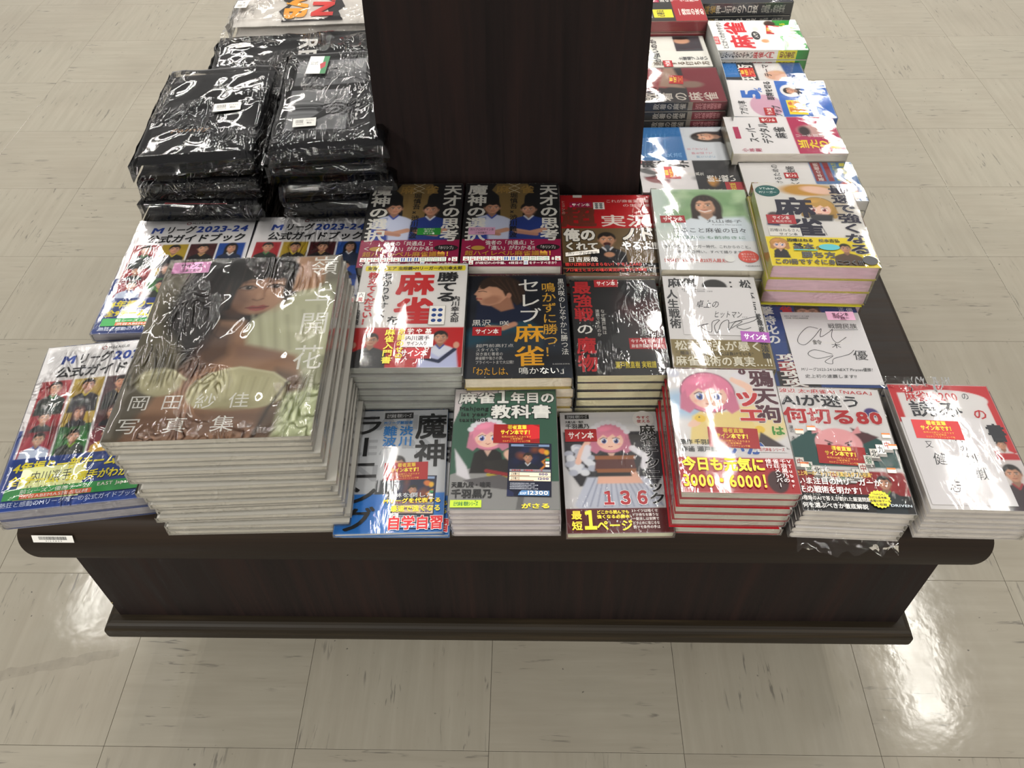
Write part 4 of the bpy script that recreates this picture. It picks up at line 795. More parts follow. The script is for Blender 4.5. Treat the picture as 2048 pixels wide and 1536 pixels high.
def cv_r5(w, h):
    A = Art(w, h); W, H_ = 1000 * w, 1000 * h; C = Canvas(W, H_, '#2a2022'); C.rect(0, H_ * .6, W, H_, '#7e1d2c', 3); C.poly([(W * .5, 0), (W, 0), (W, 60), (W * .6, 110), (W * .4, 60)], '#a13b40', 6); C.poly([(W * .45, 50), (W, 66), (W, 84), (W * .4, 96)], '#a98a78', 6); C.ell(W * .5, 110, 12, 22, '#8d7264', 6); A.canvas(C)
    A.vtext('敗着の麻雀', .03, .1, .28, .92, '#cfc6bc', .02); A.vtext('無敗', .3, .03, .5, .3, '#a8343e', .03); return A
def cv_r4(w, h):
    A = Art(w, h); W, H_ = 1000 * w, 1000 * h; C = Canvas(W, H_, '#dcdad4'); C.rect(W * .5, H_ * .62, W, H_ * .95, '#45444a', 2); C.ell(W * .84, H_ * .72, 12, 16, '#c49a80', 4); C.ell(W * .93, H_ * .72, 6, 16, '#1f1a18', 3); A.canvas(C)
    A.text('ロジカルな', .2, .04, .95, .13, '#222226', .03); A.text('人はメンタル', .1, .17, .95, .26, '#222226', .03); A.text('が強いのか', .15, .32, .9, .41, '#222226', .03); A.text('が強いのか', .15, .32, .9, .41, '#222226', .03); A.vtext('土壇場ブレない', .2, .62, .32, .97, '#55555a', .02); A.vtext('連覇する打ち方', .05, .3, .17, .97, '#7a6a5a', .02); return A
def cv_r1(w, h):
    A = Art(w, h); W, H_ = 1000 * w, 1000 * h; C = Canvas(W, H_, '#a8202a'); C.rect(0, H_ * .3, W, H_ * .62, '#2c2a28', 1); C.rect(W * .1, 0, W, H_ * .34, '#d8d4cc', 1); C.ell(W * .5, H_ * .18, 30, 24, '#3a3a44', 5); C.ell(W * .6, H_ * .1, 10, 10, '#e4c83a', 2); A.canvas(C)
    A.vtext('逆のリーチに押し', .56, .48, .72, .98, '#eae4de', .03); A.vtext('一発目の攻め', .16, .66, .36, .99, '#eae4de', .04); A.vtext('書', .72, .02, .98, .26, '#c8242c', .04); A.rect(.1, .36, .34, .6, '#e2d83a'); A.text('必勝法', .12, .4, .32, .5, '#26262a', .02); return A
def cv_r11(w, h):
    A = Art(w, h); W, H_ = 1000 * w, 1000 * h; C = Canvas(W, H_, '#dbd8d6'); C.rect(0, H_ * .62, W, H_, '#4f79a8', 1); C.rect(W * .5, H_ * .63, W, H_ * .72, '#8f2428', 1); C.rect(W * .5, H_ * .74, W, H_ * .79, '#8f2428', 1); C.ell(W * .28, H_ * .88, 24, 13, '#c4503c', 4); C.ell(W * .16, H_ * .88, 14, 14, '#e9d8c8', 4); A.canvas(C)
    A.text('勝ち抜けるための', .1, .27, .95, .34, '#2a2a30', .01); A.text('強くなる技術', .3, .40, .9, .48, '#2a2a30', .02); A.text('あきめる強', .45, .88, .98, .94, '#ded23a', .03); A.text('基本の戦術', .5, .65, .98, .7, '#e6dcd6', .01); A.text('負けない打ち方', .5, .81, .98, .86, '#d8d23a', .01); return A
def cv_r8(w, h):
    A = Art(w, h); W, H_ = 1000 * w, 1000 * h; C = Canvas(W, H_, '#e4e1e1'); C.rect(0, H_ * .58, W, H_, '#b8285c', .8); C.ell(W * .62, H_ * .78, 18, 26, '#c9a4a0', 8); C.ell(W * .6, H_ * .7, 16, 10, '#3a2428', 5); A.canvas(C)
    A.text('スーパー', .3, .17, .82, .27, '#28282c', .03); A.text('デジタル', .26, .29, .84, .39, '#28282c', .03); A.text('麻雀', .4, .42, .72, .53, '#28282c', .03); A.rect(.4, .06, .72, .11, '#b8285c'); A.vtext('小林剛', .05, .08, .14, .26, '#b8285c', .01)
    A.vtext('当たり牌', .12, .60, .38, .96, '#ecd82e', .05); A.vtext('がわかる', .02, .76, .12, .97, '#f0e4e4', .02); A.vtext('リーチ直前', .42, .6, .52, .86, '#f0e4e4', .01); return A
def cv_r7(w, h):
    A = Art(w, h); W, H_ = 1000 * w, 1000 * h; C = Canvas(W, H_, '#dfdcdc'); C.ell(W * .3, H_ * .36, 40, 30, '#c88aa8', 3, 0, .7); C.rect(0, H_ * .5, W, H_, '#2d6dbe', .8); C.rect(0, H_ * .78, W, H_ * .83, '#c9d2dc', .8); A.canvas(C)
    C2 = Canvas(50, 50, '#2d6dbe'); C2.ell(25, 25, 22, 24, '#e4e2e0', 1); person(C2, 25, 22, 26, '#1b1613', '#22283a', body=1.3); A.canvas(C2, .52, .53, .92, .74)
    A.rect(.08, .56, .46, .74, '#ecd92e'); A.vtext('多面待', .3, .57, .44, .73, '#c42a30', .03); A.vtext('即理解', .14, .57, .27, .73, '#c42a30', .03); A.text('5', .38, .1, .82, .34, '#2d6dbe', .08); A.text('%', .6, .26, .84, .36, '#2d6dbe', .02)
    A.text('アガリ率', .05, .08, .42, .17, '#28282c', .02); A.text('アップ', .02, .40, .3, .49, '#28282c', .03); A.text('即牌を切る', .45, .38, .98, .46, '#28282c', .03); return A
def cv_r6(w, h):
    A = Art(w, h); W, H_ = 1000 * w, 1000 * h; C = Canvas(W, H_, '#26262a'); C.rect(0, H_ * .42, W, H_, '#cfccca', 1); C.ell(W * .55, H_ * .66, 20, 24, '#c9a088', 6); C.poly([(W * .2, H_ * .8), (W, H_ * .74), (W, H_), (0, H_)], '#31568e', 4); C.rect(W * .5, 0, W, H_ * .2, '#1f6fae', 2); A.canvas(C)
    A.text('心理術', .1, .2, .95, .4, '#e4e0da', .04); A.text('テーマ', .5, .5, .95, .6, '#26262a', .03); return A
def cv_r3(w, h):
    A = Art(w, h); W, H_ = 1000 * w, 1000 * h; C = Canvas(W, H_, '#e3e1df'); C.rect(0, H_ * .74, W, H_, '#2f9a3e', .8); C.ell(W * .88, H_ * .7, 14, 12, '#4a2f28', 3); C.ell(W * .3, H_ * .58, 8, 8, '#e2a070', 3); C.ell(W * .7, H_ * .52, 10, 6, '#d8d4ce', 2); A.canvas(C)
    A.text('雀', .50, .18, .96, .42, '#cc2432', .05); A.text('麻', .06, .20, .50, .46, '#cc2432', .05)
    A.text('とにかくわかりやすい', .05, .10, .95, .17, '#26262a', .02); A.ell(.48, .50, .14, .045, '#26262a'); A.text('入門', .4, .475, .56, .525, '#eceae6', .03); A.rect(.2, .03, .45, .09, '#c8303a'); A.text('井出', .22, .035, .43, .085, '#eceae6', .02)
    A.text('読むだけで勝てる', .1, .8, .9, .87, '#e6dc3a', .02); A.text('初心者でも安心', .15, .89, .8, .94, '#e6dc3a', .02); return A
def cv_r2(w, h):
    A = Art(w, h); A.rect(0, 0, 1, 1, '#1c1e28'); A.vtext('麻雀押し引きのプロ技', .5, .03, .8, .97, '#c9a53a', .03); A.vtext('白鳥翔', .2, .5, .4, .9, '#d8d6d2', .02); return A
# ------------------------------------------------------------------ books
SPEC = {}
def copy_tree(o, parent=None):
    c = o.copy(); COL.objects.link(c)
    if parent is not None: c.parent = parent; c.matrix_parent_inverse = o.matrix_parent_inverse.copy()
    for ch in o.children: copy_tree(ch, c)
    return c
def make_book(name, w, h, th, spine, pagec, coverc, spinec, top, amp_mat, spine_fn=None, curl=0.0):
    """root with pages, cover (> printed artwork), shrink wrap. Local frame: centre of the footprint, z = 0 underneath"""
    root = bpy.data.objects.new(name, None); root.empty_display_size = .03; link(root); root['category'] = 'book'
    sg = -1 if spine == 'L' else 1
    ct = .0006
    x_s, x_f = sg * (w / 2 - .0012), -sg * (w / 2 - .0016)
    pg = from_bm('pages', bm_box(min(x_s, x_f), -h / 2 + .0014, ct, max(x_s, x_f), h / 2 - .0014, th - ct, .0004, 1), mat_pages(pagec), root)
    # cover: U profile swept along the height
    r = min(.004, th * .42); n = 5
    outer = [(-sg * w / 2, 0), (sg * (w / 2 - r), 0)] + [(sg * (w / 2 - r + r * math.sin(a)), r - r * math.cos(a)) for a in np.linspace(.2, math.pi / 2, n)]
    outer += [(sg * (w / 2 - r + r * math.cos(a)), th - r + r * math.sin(a)) for a in np.linspace(0, math.pi / 2 - .2, n)] + [(sg * (w / 2 - r), th), (-sg * w / 2, th)]
    inner = []
    for i, (x, z) in enumerate(outer):
        cx_, cz_ = sg * (w / 2 - r), th / 2
        if i < 2: inner.append((x, z + ct))
        elif i >= len(outer) - 2: inner.append((x, z - ct))
        else:
            zz = min(max(z, r), th - r); dx, dz = x - cx_, z - zz; L = math.hypot(dx, dz) + 1e-9; inner.append((x - dx / L * ct, z - dz / L * ct))
    V = []; F = []; FM = []; N = len(outer)
    for y in (-h / 2, h / 2):
        V += [(x, y, z) for x, z in outer] + [(x, y, z) for x, z in inner]
    for i in range(N - 1):
        q = 1 if 1 <= i < N - 2 else 0
        F.append((i, i + 1, 2 * N + i + 1, 2 * N + i)); FM.append(q)
        F.append((N + i + 1, N + i, 3 * N + i, 3 * N + i + 1)); FM.append(0)
        for b in (0, 2 * N): F.append((b + i, b + N + i, b + N + i + 1, b + i + 1)); FM.append(q)
    for i in (0, N - 1): F.append((i, 2 * N + i, 3 * N + i, N + i)); FM.append(0)
    cv = mesh_obj('cover', V, F, [mat_plain(coverc, .35), mat_plain(spinec, .35)], root, fm=FM)
    if top is not None:
        top.build('cover_artwork', cv, M_PRINT, Matrix.Translation((-w / 2, -h / 2, th + .00005)))
    if spine_fn is not None:
        A = spine_fn(th - .0012, h)
        M = Matrix(((0, 0, -1, 0), (0, 1, 0, 0), (1, 0, 0, 0), (0, 0, 0, 1)))  # u -> +z, v -> +y, normal -> -x
        M.translation = (sg * (w / 2) - .00012, -h / 2, .0006)
        A.build('spine_artwork', cv, M_PRINT, M)
    # shrink wrap
    if amp_mat is not None:
        e = .0007; zt_ = th + .0010; V = []; F = []; FM = []
        nx, ny = (44, 60) if amp_mat is M_FILM_W else (12, 16)
        if top is not None:
            for j in range(ny + 1):
                for i in range(nx + 1):
                    x = -w / 2 - e + (w + 2 * e) * i / nx; y = -h / 2 - e + (h + 2 * e) * j / ny
                    ed = 0 if i in (0, nx) or j in (0, ny) else 1
                    dz = .0004 * noise.noise(Vector((x * 30 + w * 700, y * 22, th * 900)))
                    if amp_mat is M_FILM_W:
                        rg = abs(noise.noise(Vector((x * 17 + y * 6, y * 13 - x * 5, w * 50)))); k2 = noise.noise(Vector((x * 48, y * 40, w * 90)))
                        dz = .0010 + .0024 * (1 - 3 * rg) * (.6 + .6 * k2)
                    V.append((x, y, zt_ + ed * max(dz, -.0003)))
            for j in range(ny):
                for i in range(nx): a = j * (nx + 1) + i; F.append((a, a + 1, a + nx + 2, a + nx + 1)); FM.append(0)
        b = len(V); X, Y = w / 2 + e, h / 2 + e
        per = [(-X + 2 * X * k / 8, -Y) for k in range(8)] + [(X, -Y + 2 * Y * k / 8) for k in range(8)] + [(X - 2 * X * k / 8, Y) for k in range(8)] + [(-X, Y - 2 * Y * k / 8) for k in range(8)]
        for k, (x, y) in enumerate(per):
            s = .0003 * math.sin(k * 2.1 + w * 900); V += [(x, y, zt_), (x * (1 + s * 2), y * (1 + s * 2), th * .5), (x, y, .0002)]
        m_ = len(per)
        for k in range(m_):
            k2 = (k + 1) % m_
            for q in (0, 1): F.append((b + 3 * k + q + 1, b + 3 * k2 + q + 1, b + 3 * k2 + q, b + 3 * k + q)); FM.append(1)
        mesh_obj('shrink_wrap', V, F, [amp_mat, M_FILM_SIDE], root, smooth=True, fm=FM)
    return root
ORD = ['topmost', 'second', 'third', 'fourth', 'fifth', 'sixth', 'seventh', 'eighth', 'ninth', 'tenth', 'eleventh', 'twelfth', 'thirteenth', 'fourteenth', 'fifteenth', 'sixteenth', 'seventeenth', 'eighteenth']
def stack(name, desc, short, cx, cy, zt, w, h, ang, n, art, spine='L', pagec='#d6d2c8', coverc='#dedad4', spinec=None, film=M_FILM, spine_fn=None,
          dx=0.0, dy=0.0, jit=.0012, jang=.5, zb=TZ, lower_film=True, adj='wrapped'):
    """n books from zb up to zt; the top one at cx, cy; the bottom one shifted by dx, dy"""
    p = (zt - zb) / n; th = p - .0013; spinec = spinec or coverc; grp = short + 's in one stack' if n > 1 else None
    tb = make_book(name, w, h, th, spine, pagec, coverc, spinec, art, film, spine_fn)
    tb.location = (cx, cy, zt - p + .0002); tb.rotation_euler.z = math.radians(ang); tb['label'] = desc
    if grp: tb['group'] = grp
    lo = None
    for k in range(1, n):
        if lo is None: lo = b = make_book(name, w, h, th, spine, pagec, coverc, spinec, None, film if lower_film else None, spine_fn)
        else: b = copy_tree(lo)
        t = k / (n - 1)
        b.location = (cx + dx * t + random.uniform(-jit, jit), cy + dy * t + random.uniform(-jit, jit), zt - p * (k + 1) + .0002)
        b.rotation_euler.z = math.radians(ang + random.uniform(-jang, jang))
        o_ = 'lowest' if k == n - 1 else ORD[k]
        b['label'] = f'{o_} {short} of its stack' + (', counted from the top' if k < n - 1 else ', at the bottom'); b['group'] = grp; b['category'] = 'book'
    return tb, th
def S(*a, **k):
    tb, th = stack(*a, **k); SPEC[a[2]] = (tb, th); w, h = a[6], a[7]
    class B(dict): pass
    return (tb, th, w, h)
def put(B, art, name, u, v, label=None, rz=0, dz=0):
    tb, th, w, h = B
    return sheet(name, art, tb, -w / 2 + u * w, h / 2 - v * h - art.h, th + .00055 + dz, rz=math.radians(rz), label=label)
W_, H_ = .133, .195
PB = 'paperback_book'
b = S(PB, 'grey and blue paperback with black brush lettering and a dark player card', 'grey and blue paperback', -.174, .632, .4895, .133, .194, 2.2, 1, cv_learning(.133, .194), coverc='#1f84d6', pagec='#cfcbc2', zb=TZ + .0065, film=M_FILM)
put(b, art_author(.056, .028), 'signed_copy_sticker', .41, .46, 'red sticker with yellow lettering', 1)
put(b, art_card('700', '1500', '17000', '#2a211c', 1), 'player_card', .50, .56, 'dark blue player card', -2, -.0003)
u_ = make_book(PB, .133, .194, .0062, 'L', '#cfcbc2', '#1f84d6', '#1f84d6', cv_learning(.133, .194), M_FILM)
u_.location = (-.1645, .634, TZ); u_.rotation_euler.z = math.radians(.5); u_['label'] = 'grey and blue paperback under another, its right edge showing'
u_['group'] = b[0]['group'] = 'grey and blue paperbacks in one pile'
b = S(PB, 'green paperback with white lettering and a pink-haired girl, player card on it', 'green paperback with pink-haired girl', -.031, .636, .532, .132, .190, .6, 5, cv_textbook(.132, .190), coverc='#cbc4c6', spinec='#c9c5c9', pagec='#cbc4c2', jang=.2, dx=.003)
put(b, art_author(.058, .030), 'signed_copy_sticker', .39, .32, 'red sticker with yellow lettering', -1)
put(b, art_card('1100', '1200', '12300', '#3a2a22', 2), 'player_card', .525, .48, 'dark blue player card', -1.5)
b = S(PB, 'single paperback with dancing pink-haired maid, dark red band and number 136', 'maid cover paperback', .108, .634, .4875, .130, .191, 1.4, 1, cv_poster(.130, .191), spine='R', coverc='#8a6a5c', pagec='#cfcfb4', film=M_FILM_M)
put(b, art_sign(w=.042, h=.021), 'signed_copy_sticker', .04, .155, 'red sticker with white lettering', 0)
b = S(PB, 'white comic with large pink-haired girl and yellow lettering on a red band', 'pink-haired girl comic', .244, .6435, .561, .136, .194, -1.0, 6, cv_manga(.136, .194), spine='R', coverc='#b8222c', spinec='#d8d4d0', pagec='#b9b8aa', film=M_FILM, dx=-.006)
put(b, art_author(.060, .031), 'signed_copy_sticker', .29, .50, 'red sticker with yellow lettering', -2)
b = S(PB, 'white and red paperback with an angry pink pig behind a row of tiles', 'pink pig paperback', .3855, .635, .535, .129, .193, -2.4, 5, cv_naga(.129, .193), spine='L', coverc='#d8d4d2', spinec='#3a3032', pagec='#c9c3bb', film=M_FILM_M, dx=-.004)
put(b, art_author(.058, .029), 'signed_copy_sticker', .24, .49, 'red sticker with yellow lettering', -3)
b = S(PB, 'red-bordered white paperback at the right corner, with a handwritten card on it', 'red-bordered white paperback', .5290, .638, .538, .128, .194, -1.2, 6, cv_iq(.128, .194), spine='R', coverc='#d8d4d2', spinec='#cfcac6', pagec='#c6c0b9', film=M_FILM, jit=.0006, jang=.15)
put(b, card_iq(), 'signature_card', .02, .29, 'white card with handwriting', 0)
put(b, art_author(.058, .030), 'signed_copy_sticker', .10, .31, 'red sticker with yellow lettering', -2, .0004)

# photo books
b = S('photo_book', 'large photo book with a dark-haired woman in cream, top of the tall stack', 'large photo book', -.3515, .694, .660, .223, .303, 2.7, 18, cv_photobook(.223, .303), coverc='#b4b1a9', spinec='#c4c1ba', pagec='#b9b4a8', film=M_FILM_W, dx=.016, dy=.002, jit=.0035, jang=1.0)
put(b, art_sign('#e3a6cf', '（三省堂書店）', '#3a2433', .048, .022), 'signed_copy_sticker', .03, .02, 'pink sticker', 1)
# guide books
def guide(label, cx, cy, ang, z, n, note=False, film=M_FILM, w=.192, h=.275, short='league guidebook'):
    r = S('guidebook', label, short, cx, cy, z, w, h, ang, n, cv_guide(w, h), coverc='#22428e', spinec='#d8d6d8', pagec='#8f8c92', film=film, jit=.002)
    if note: put(r, note_guide(), 'handwritten_note', .12 if note == 2 else .38, .77, 'pale yellow note', -1)
    return r
guide('white and blue guidebook with player portraits at the front left corner of the table', -.578, .697, 8.0, .512, 2, 2, M_FILM_W, .186, .284, 'front corner guidebook')
guide('white and blue guidebook with player portraits behind the front corner one, against the black bags', -.553, .998, 2.6, .508, 2, 1, M_FILM, .195, .272, 'left rear guidebook')
guide('white and blue guidebook half hidden behind the tall photo book stack', -.360, 1.003, .6, .508, 2, 0, M_FILM_W, .190, .277, 'right rear guidebook')

# middle row
b = S(PB, 'white paperback with huge red lettering and two men on a red band', 'red and white two-man paperback', -.166, .836, .572, .153, .209, .7, 7, cv_uchikawa(.153, .209), coverc='#a9a8a4', spinec='#d4d2ce', pagec='#a8aaa2', film=M_FILM, dx=.004, jit=.0025)
put(b, st_uchikawa(), 'signed_copy_sticker', .46, .71, 'white sticker', 0, .0004); put(b, art_sign(w=.044, h=.020), 'signed_copy_sticker', .44, .83, 'red sticker', 0)
b = S(PB, 'dark paperback with a bowed woman in profile and gold lettering', 'dark gold-lettered paperback', -.017, .832, .555, .142, .206, 1.2, 4, cv_celeb(.142, .206), spine='R', coverc='#b9a24a', spinec='#1a1c24', pagec='#cfc6b4', film=M_FILM_M, dx=.004)
put(b, art_sign(w=.040, h=.017), 'signed_copy_sticker', .06, .53, 'red sticker', -1)
b = S(PB, 'black paperback with red vertical lettering and a shadowy figure', 'black red-lettered paperback', .121, .829, .556, .123, .189, 1.0, 5, cv_strong(.123, .189), spine='R', coverc='#161518', spinec='#161518', pagec='#cfc8a4', film=M_FILM_M)
put(b, art_sign(w=.034, h=.016), 'signed_copy_sticker', .28, .0, 'red sticker', 0)
b = S(PB, 'white paperback with gold band, autograph card and purple sticker', 'gold-banded white paperback', .2555, .835, .560, .132, .183, -1.3, 5, cv_matsumoto(.132, .183), spine='R', coverc='#b0a684', pagec='#bdb6a6', film=M_FILM)
put(b, card_matsumoto(), 'signature_card', .15, .13, 'white card with an autograph', 0); put(b, art_sign('#8a2a92', w=.038, h=.020), 'signed_copy_sticker', .72, .62, 'purple sticker', -3, .0004)
b = S(PB, 'blue paperback mostly covered by a white autograph card', 'blue autographed paperback', .403, .8385, .520, .142, .183, -.6, 3, cv_attack(.142, .183), spine='R', coverc='#22468a', pagec='#bdb8ae', film=M_FILM)
put(b, card_attack(), 'signature_card', .22, .20, 'white card with an autograph', 0); put(b, art_sign('#e8b4d2', '（三省堂書店）', '#3a2433', .040, .018), 'signed_copy_sticker', .68, .19, 'pink sticker', 0, .0004)

# rear row
tk = dict(coverc='#8a1c4a', spinec='#1a181c', pagec='#c2beb6', film=M_FILM)
b = S(PB, 'black and magenta paperback of two men with a green sticker, left of its twin', 'left black and magenta paperback', -.183, 1.047, .565, .150, .212, .8, 5, cv_tensai(.150, .212), **tk)
A_ = Art(.036, .017); A_.rect(0, 0, 1, 1, '#2f9a3c'); A_.text('（転売禁止）', .2, .04, .8, .3, '#e6e8e0', 0); A_.text('堀さん', .3, .33, .7, .62, '#e6e8e0', .02); A_.text('サイン本', .25, .65, .75, .95, '#e6e8e0', .02)
put(b, A_, 'signed_copy_sticker', .56, .56, 'green sticker', 0)
b = S(PB, 'black and magenta paperback of two men with a pale pink sticker, right of its twin', 'right black and magenta paperback', -.029, 1.049, .565, .150, .210, .1, 5, cv_tensai(.150, .210), **tk)
A_ = Art(.041, .018); A_.rect(0, 0, 1, 1, '#e0b2cc'); A_.text('渋川プロのサイン本', .05, .1, .95, .5, '#3a2433', 0); A_.text('（三省堂書店）', .2, .6, .75, .9, '#3a2433', 0)
put(b, A_, 'signed_copy_sticker', .06, .56, 'pale pink sticker', 0)
b = S(PB, 'red and bronze paperback with a shouting man holding a microphone', 'red and bronze paperback', .1225, 1.043, .549, .147, .203, .2, 4, cv_hiyo(.147, .203), coverc='#9a2a26', pagec='#c2beb6', film=M_FILM_M)
put(b, art_sign('#b02050', w=.036, h=.014), 'signed_copy_sticker', .10, .10, 'magenta sticker', 0)
b = S(PB, 'pale paperback with a smiling long-haired woman against green leaves', 'pale smiling woman paperback', .268, 1.036, .565, .150, .202, -1.1, 5, cv_maru(.150, .202), coverc='#d6d4ce', pagec='#c6bfae', film=M_FILM, dx=.003)
put(b, art_sign(w=.038, h=.018), 'signed_copy_sticker', .06, .36, 'red sticker', 2)
b = S(PB, 'white and yellow paperback with a blond drawn girl and purple lettering', 'yellow-banded paperback', .418, 1.007, .595, .150, .201, -2.0, 5, cv_vtuber(.150, .201), coverc='#d6cf3a', spinec='#c9c24a', pagec='#c3a6b0', film=M_FILM, dx=-.006, jit=.002)
put(b, art_sign('#c03a44', '※転売不可', w=.042, h=.022), 'signed_copy_sticker', .06, .41, 'red sticker', 0)

# right-hand rows, books turned to face the aisle (w = depth across, h = length)
def R(desc, short, xl, xr, y0, y1, zt, n, art, ang=0, **k):
    w, h = y1 - y0, xr - xl
    return S(PB, desc, short, (xl + xr) / 2, (y0 + y1) / 2, zt, w, h, 90 + ang, n, art(w, h), **k)
b = R('black and red paperback lying sideways, front one of the inner sideways row', 'black and red sideways paperback', .184, .356, 1.147, 1.240, .553, 4, cv_r10, .5, coverc='#2a262a', pagec='#c9c4b4')
put(b, art_author(.036, .026), 'signed_copy_sticker', .4, .24, 'red sticker with yellow lettering', 0)
b = R('blue and white paperback with a smiling woman, lying sideways', 'blue and white sideways paperback', .186, .352, 1.243, 1.352, .550, 4, cv_r9, .8, coverc='#2a78b4', pagec='#c9c4b4')
b = R('dark red paperback lying sideways on a pile showing its spines', 'dark red spined paperback', .186, .352, 1.378, 1.505, .585, 6, cv_r5, 1.0, coverc='#6b1a28', spinec='#2a1f22', pagec='#b9b2a6', spine_fn=lambda w, h: spine_art(w, h, ((0, .62, '#1d1a1c'), (.62, 1, '#7a1c2c'), (.58, .63, '#8d8478')), (('敗着の麻雀', .2, .56, '#b9b2a8'), ('近代麻雀戦術書', .66, .94, '#c98a8e'))))
put(b, art_author(.032, .026), 'signed_copy_sticker', .5, .42, 'red sticker with yellow lettering', -6)
b = R('cream paperback with black lettering, lying sideways beside the tower', 'cream sideways paperback', .188, .352, 1.538, 1.668, .570, 4, cv_r4, 1.5, coverc='#d2cec4', pagec='#c9c4b4')
put(b, art_sign(w=.026, h=.018), 'signed_copy_sticker', .0, .42, 'red sticker', 0)
b = R('red paperback with a drawn player, lying sideways farthest back by the tower', 'red far sideways paperback', .190, .356, 1.672, 1.830, .600, 5, cv_r1, 1.0, coverc='#a3222c', pagec='#c2baa6')
put(b, art_sign('#b02050', w=.026, h=.018), 'signed_copy_sticker', .55, .36, 'magenta sticker', 0)
b = R('white and blue paperback lying sideways, tucked behind the yellow-banded one', 'white and blue tucked paperback', .351, .539, 1.111, 1.222, .560, 4, cv_r11, .3, coverc='#2a3550', spinec='#d6d2cc', pagec='#d6cfb0')
put(b, art_sign(w=.022, h=.016), 'signed_copy_sticker', .72, .4, 'red sticker', 90)
b = R('white and pink paperback with bold black lettering, lying sideways at the table edge', 'white and pink sideways paperback', .341, .531, 1.225, 1.343, .575, 4, cv_r8, -.1, coverc='#d6cfc4', pagec='#d2caac')
put(b, art_sign(w=.030, h=.018), 'signed_copy_sticker', .98, .39, 'red sticker', 90)
b = R('white and bright blue paperback with a large blue five, lying sideways', 'white and bright blue paperback', .368, .555, 1.368, 1.502, .560, 4, cv_r7, -2.5, coverc='#2d6dbe', pagec='#d2cabc')
put(b, art_sign(w=.026, h=.018), 'signed_copy_sticker', .04, .32, 'red sticker', 0)
b = R('dark and white paperback half hidden between the blue and the green ones', 'dark half-hidden paperback', .384, .546, 1.508, 1.623, .535, 3, cv_r6, 0, coverc='#4a4a50', pagec='#d2cabc')
put(b, art_author(.036, .028), 'signed_copy_sticker', .5, .22, 'red sticker with yellow lettering', 0)
b = R('white and green paperback with big red lettering, lying sideways', 'white and green paperback', .370, .560, 1.627, 1.762, .560, 4, cv_r3, 0, coverc='#2f9a3e', spinec='#e0deda', pagec='#d2cabc', spine_fn=lambda w, h: spine_art(w, h, ((0, .68, '#e0deda'), (.68, .88, '#e0d83a'), (.88, 1, '#2f9a3e')), (('とにかくわかりやすい', .04, .42, '#2c2c30'), ('麻雀入門', .42, .64, '#c22a34'), ('初心者向', .70, .86, '#8a5a2a'))))
put(b, art_author(.040, .028), 'signed_copy_sticker', .5, .62, 'red sticker with yellow lettering', -8)
b = R('black paperback with gold lettered spine, farthest back along the right edge', 'black gold-spined paperback', .362, .556, 1.790, 1.935, .585, 4, cv_r2, 1.5, coverc='#1c1e28', spinec='#1c1e28', pagec='#c9c4b4', spine_fn=lambda w, h: spine_art(w, h, ((0, 1, '#1c1e28'),), (('麻雀', .03, .16, '#b8963a'), ('押し引きのプロ技', .16, .62, '#dedad2'), ('白鳥翔×魚谷侑未', .66, .92, '#a9a6a0'))))

# leaning leaflet between the two sideways rows
V = []; F = []
for i in range(9):
    t = i / 8; y = 1.33 + .36 * t; x = .3585 + .004 * math.sin(3 * t)
    for z in (.476, .585 + .01 * math.sin(2 * t)): V += [(x + (z - .476) * -.02, y, z)]
V2 = [(x + .0006, y, z) for x, y, z in V]; n = len(V)
for i in range(8):
    a = 2 * i; F += [(a, a + 2, a + 3, a + 1), (n + a, n + a + 1, n + a + 3, n + a + 2), (a + 1, a + 3, n + a + 3, n + a + 1), (a, n + a, n + a + 2, a + 2)]
F += [(0, 1, n + 1, n), (n - 2, 2 * n - 2, 2 * n - 1, n - 1)]
o = mesh_obj('leaflet', V + V2, F, mat_plain('#b9bab6', .3), None, smooth=False); o['label'] = 'grey-white leaflet standing on edge between the two sideways book rows'; o['category'] = 'leaflet'

# ------------------------------------------------------------------ bagged T-shirts
def mat_cloth(h, nm='cotton'):
    t = NT(nm + '_' + h.lstrip('#')); v = t.coord('Object')
    b = lin(h); c = t.mix(t.noise(v, 25, 3), tuple(x * .7 for x in b) + (1,), tuple(x * 1.25 for x in b) + (1,))
    t.bsdf(c, .9, .15, t.bump(t.noise(v, 35, 3), .8, .003)); return t.m
M_BLACK = mat_cloth('#0d0d10'); M_WHITE = mat_cloth('#d4cfc9'); M_DKRED = mat_cloth('#5c2024')
def pillow(w, h, t, nx=26, ny=34, amp=.004, seed=0, rr=.5, grow=0.0):
    """closed puffed slab, top and bottom grids meeting in a rounded edge"""
    V = []; F = []
    for side in (1, -1):
        for j in range(ny + 1):
            for i in range(nx + 1):
                a, b = 2 * i / nx - 1, 2 * j / ny - 1
                a = math.copysign(abs(a) ** .8, a); b = math.copysign(abs(b) ** .8, b)
                e = max(0, 1 - abs(a) ** 9) ** .45 * max(0, 1 - abs(b) ** 9) ** .45
                x, y = a * (w / 2 + grow), b * (h / 2 + grow)
                nz = noise.noise(Vector((x * 16 + seed * 3.7, y * 12 + seed, side * 2 + seed))) + .5 * noise.noise(Vector((x * 40 + seed, y * 30, seed * 2)))
                wob = .004 * noise.noise(Vector((y * 20, x * 20, seed * 5.1)))
                V.append((x + wob * (abs(b) < 1.1), y + wob, t / 2 + side * (t / 2 + grow * .3) * e + nz * amp * e * (.9 if side > 0 else .3)))
    n = (nx + 1) * (ny + 1)
    for s in (0, 1):
        for j in range(ny):
            for i in range(nx):
                a = s * n + j * (nx + 1) + i; q = (a, a + 1, a + nx + 2, a + nx + 1); F.append(q if s == 0 else q[::-1])
    return V, F
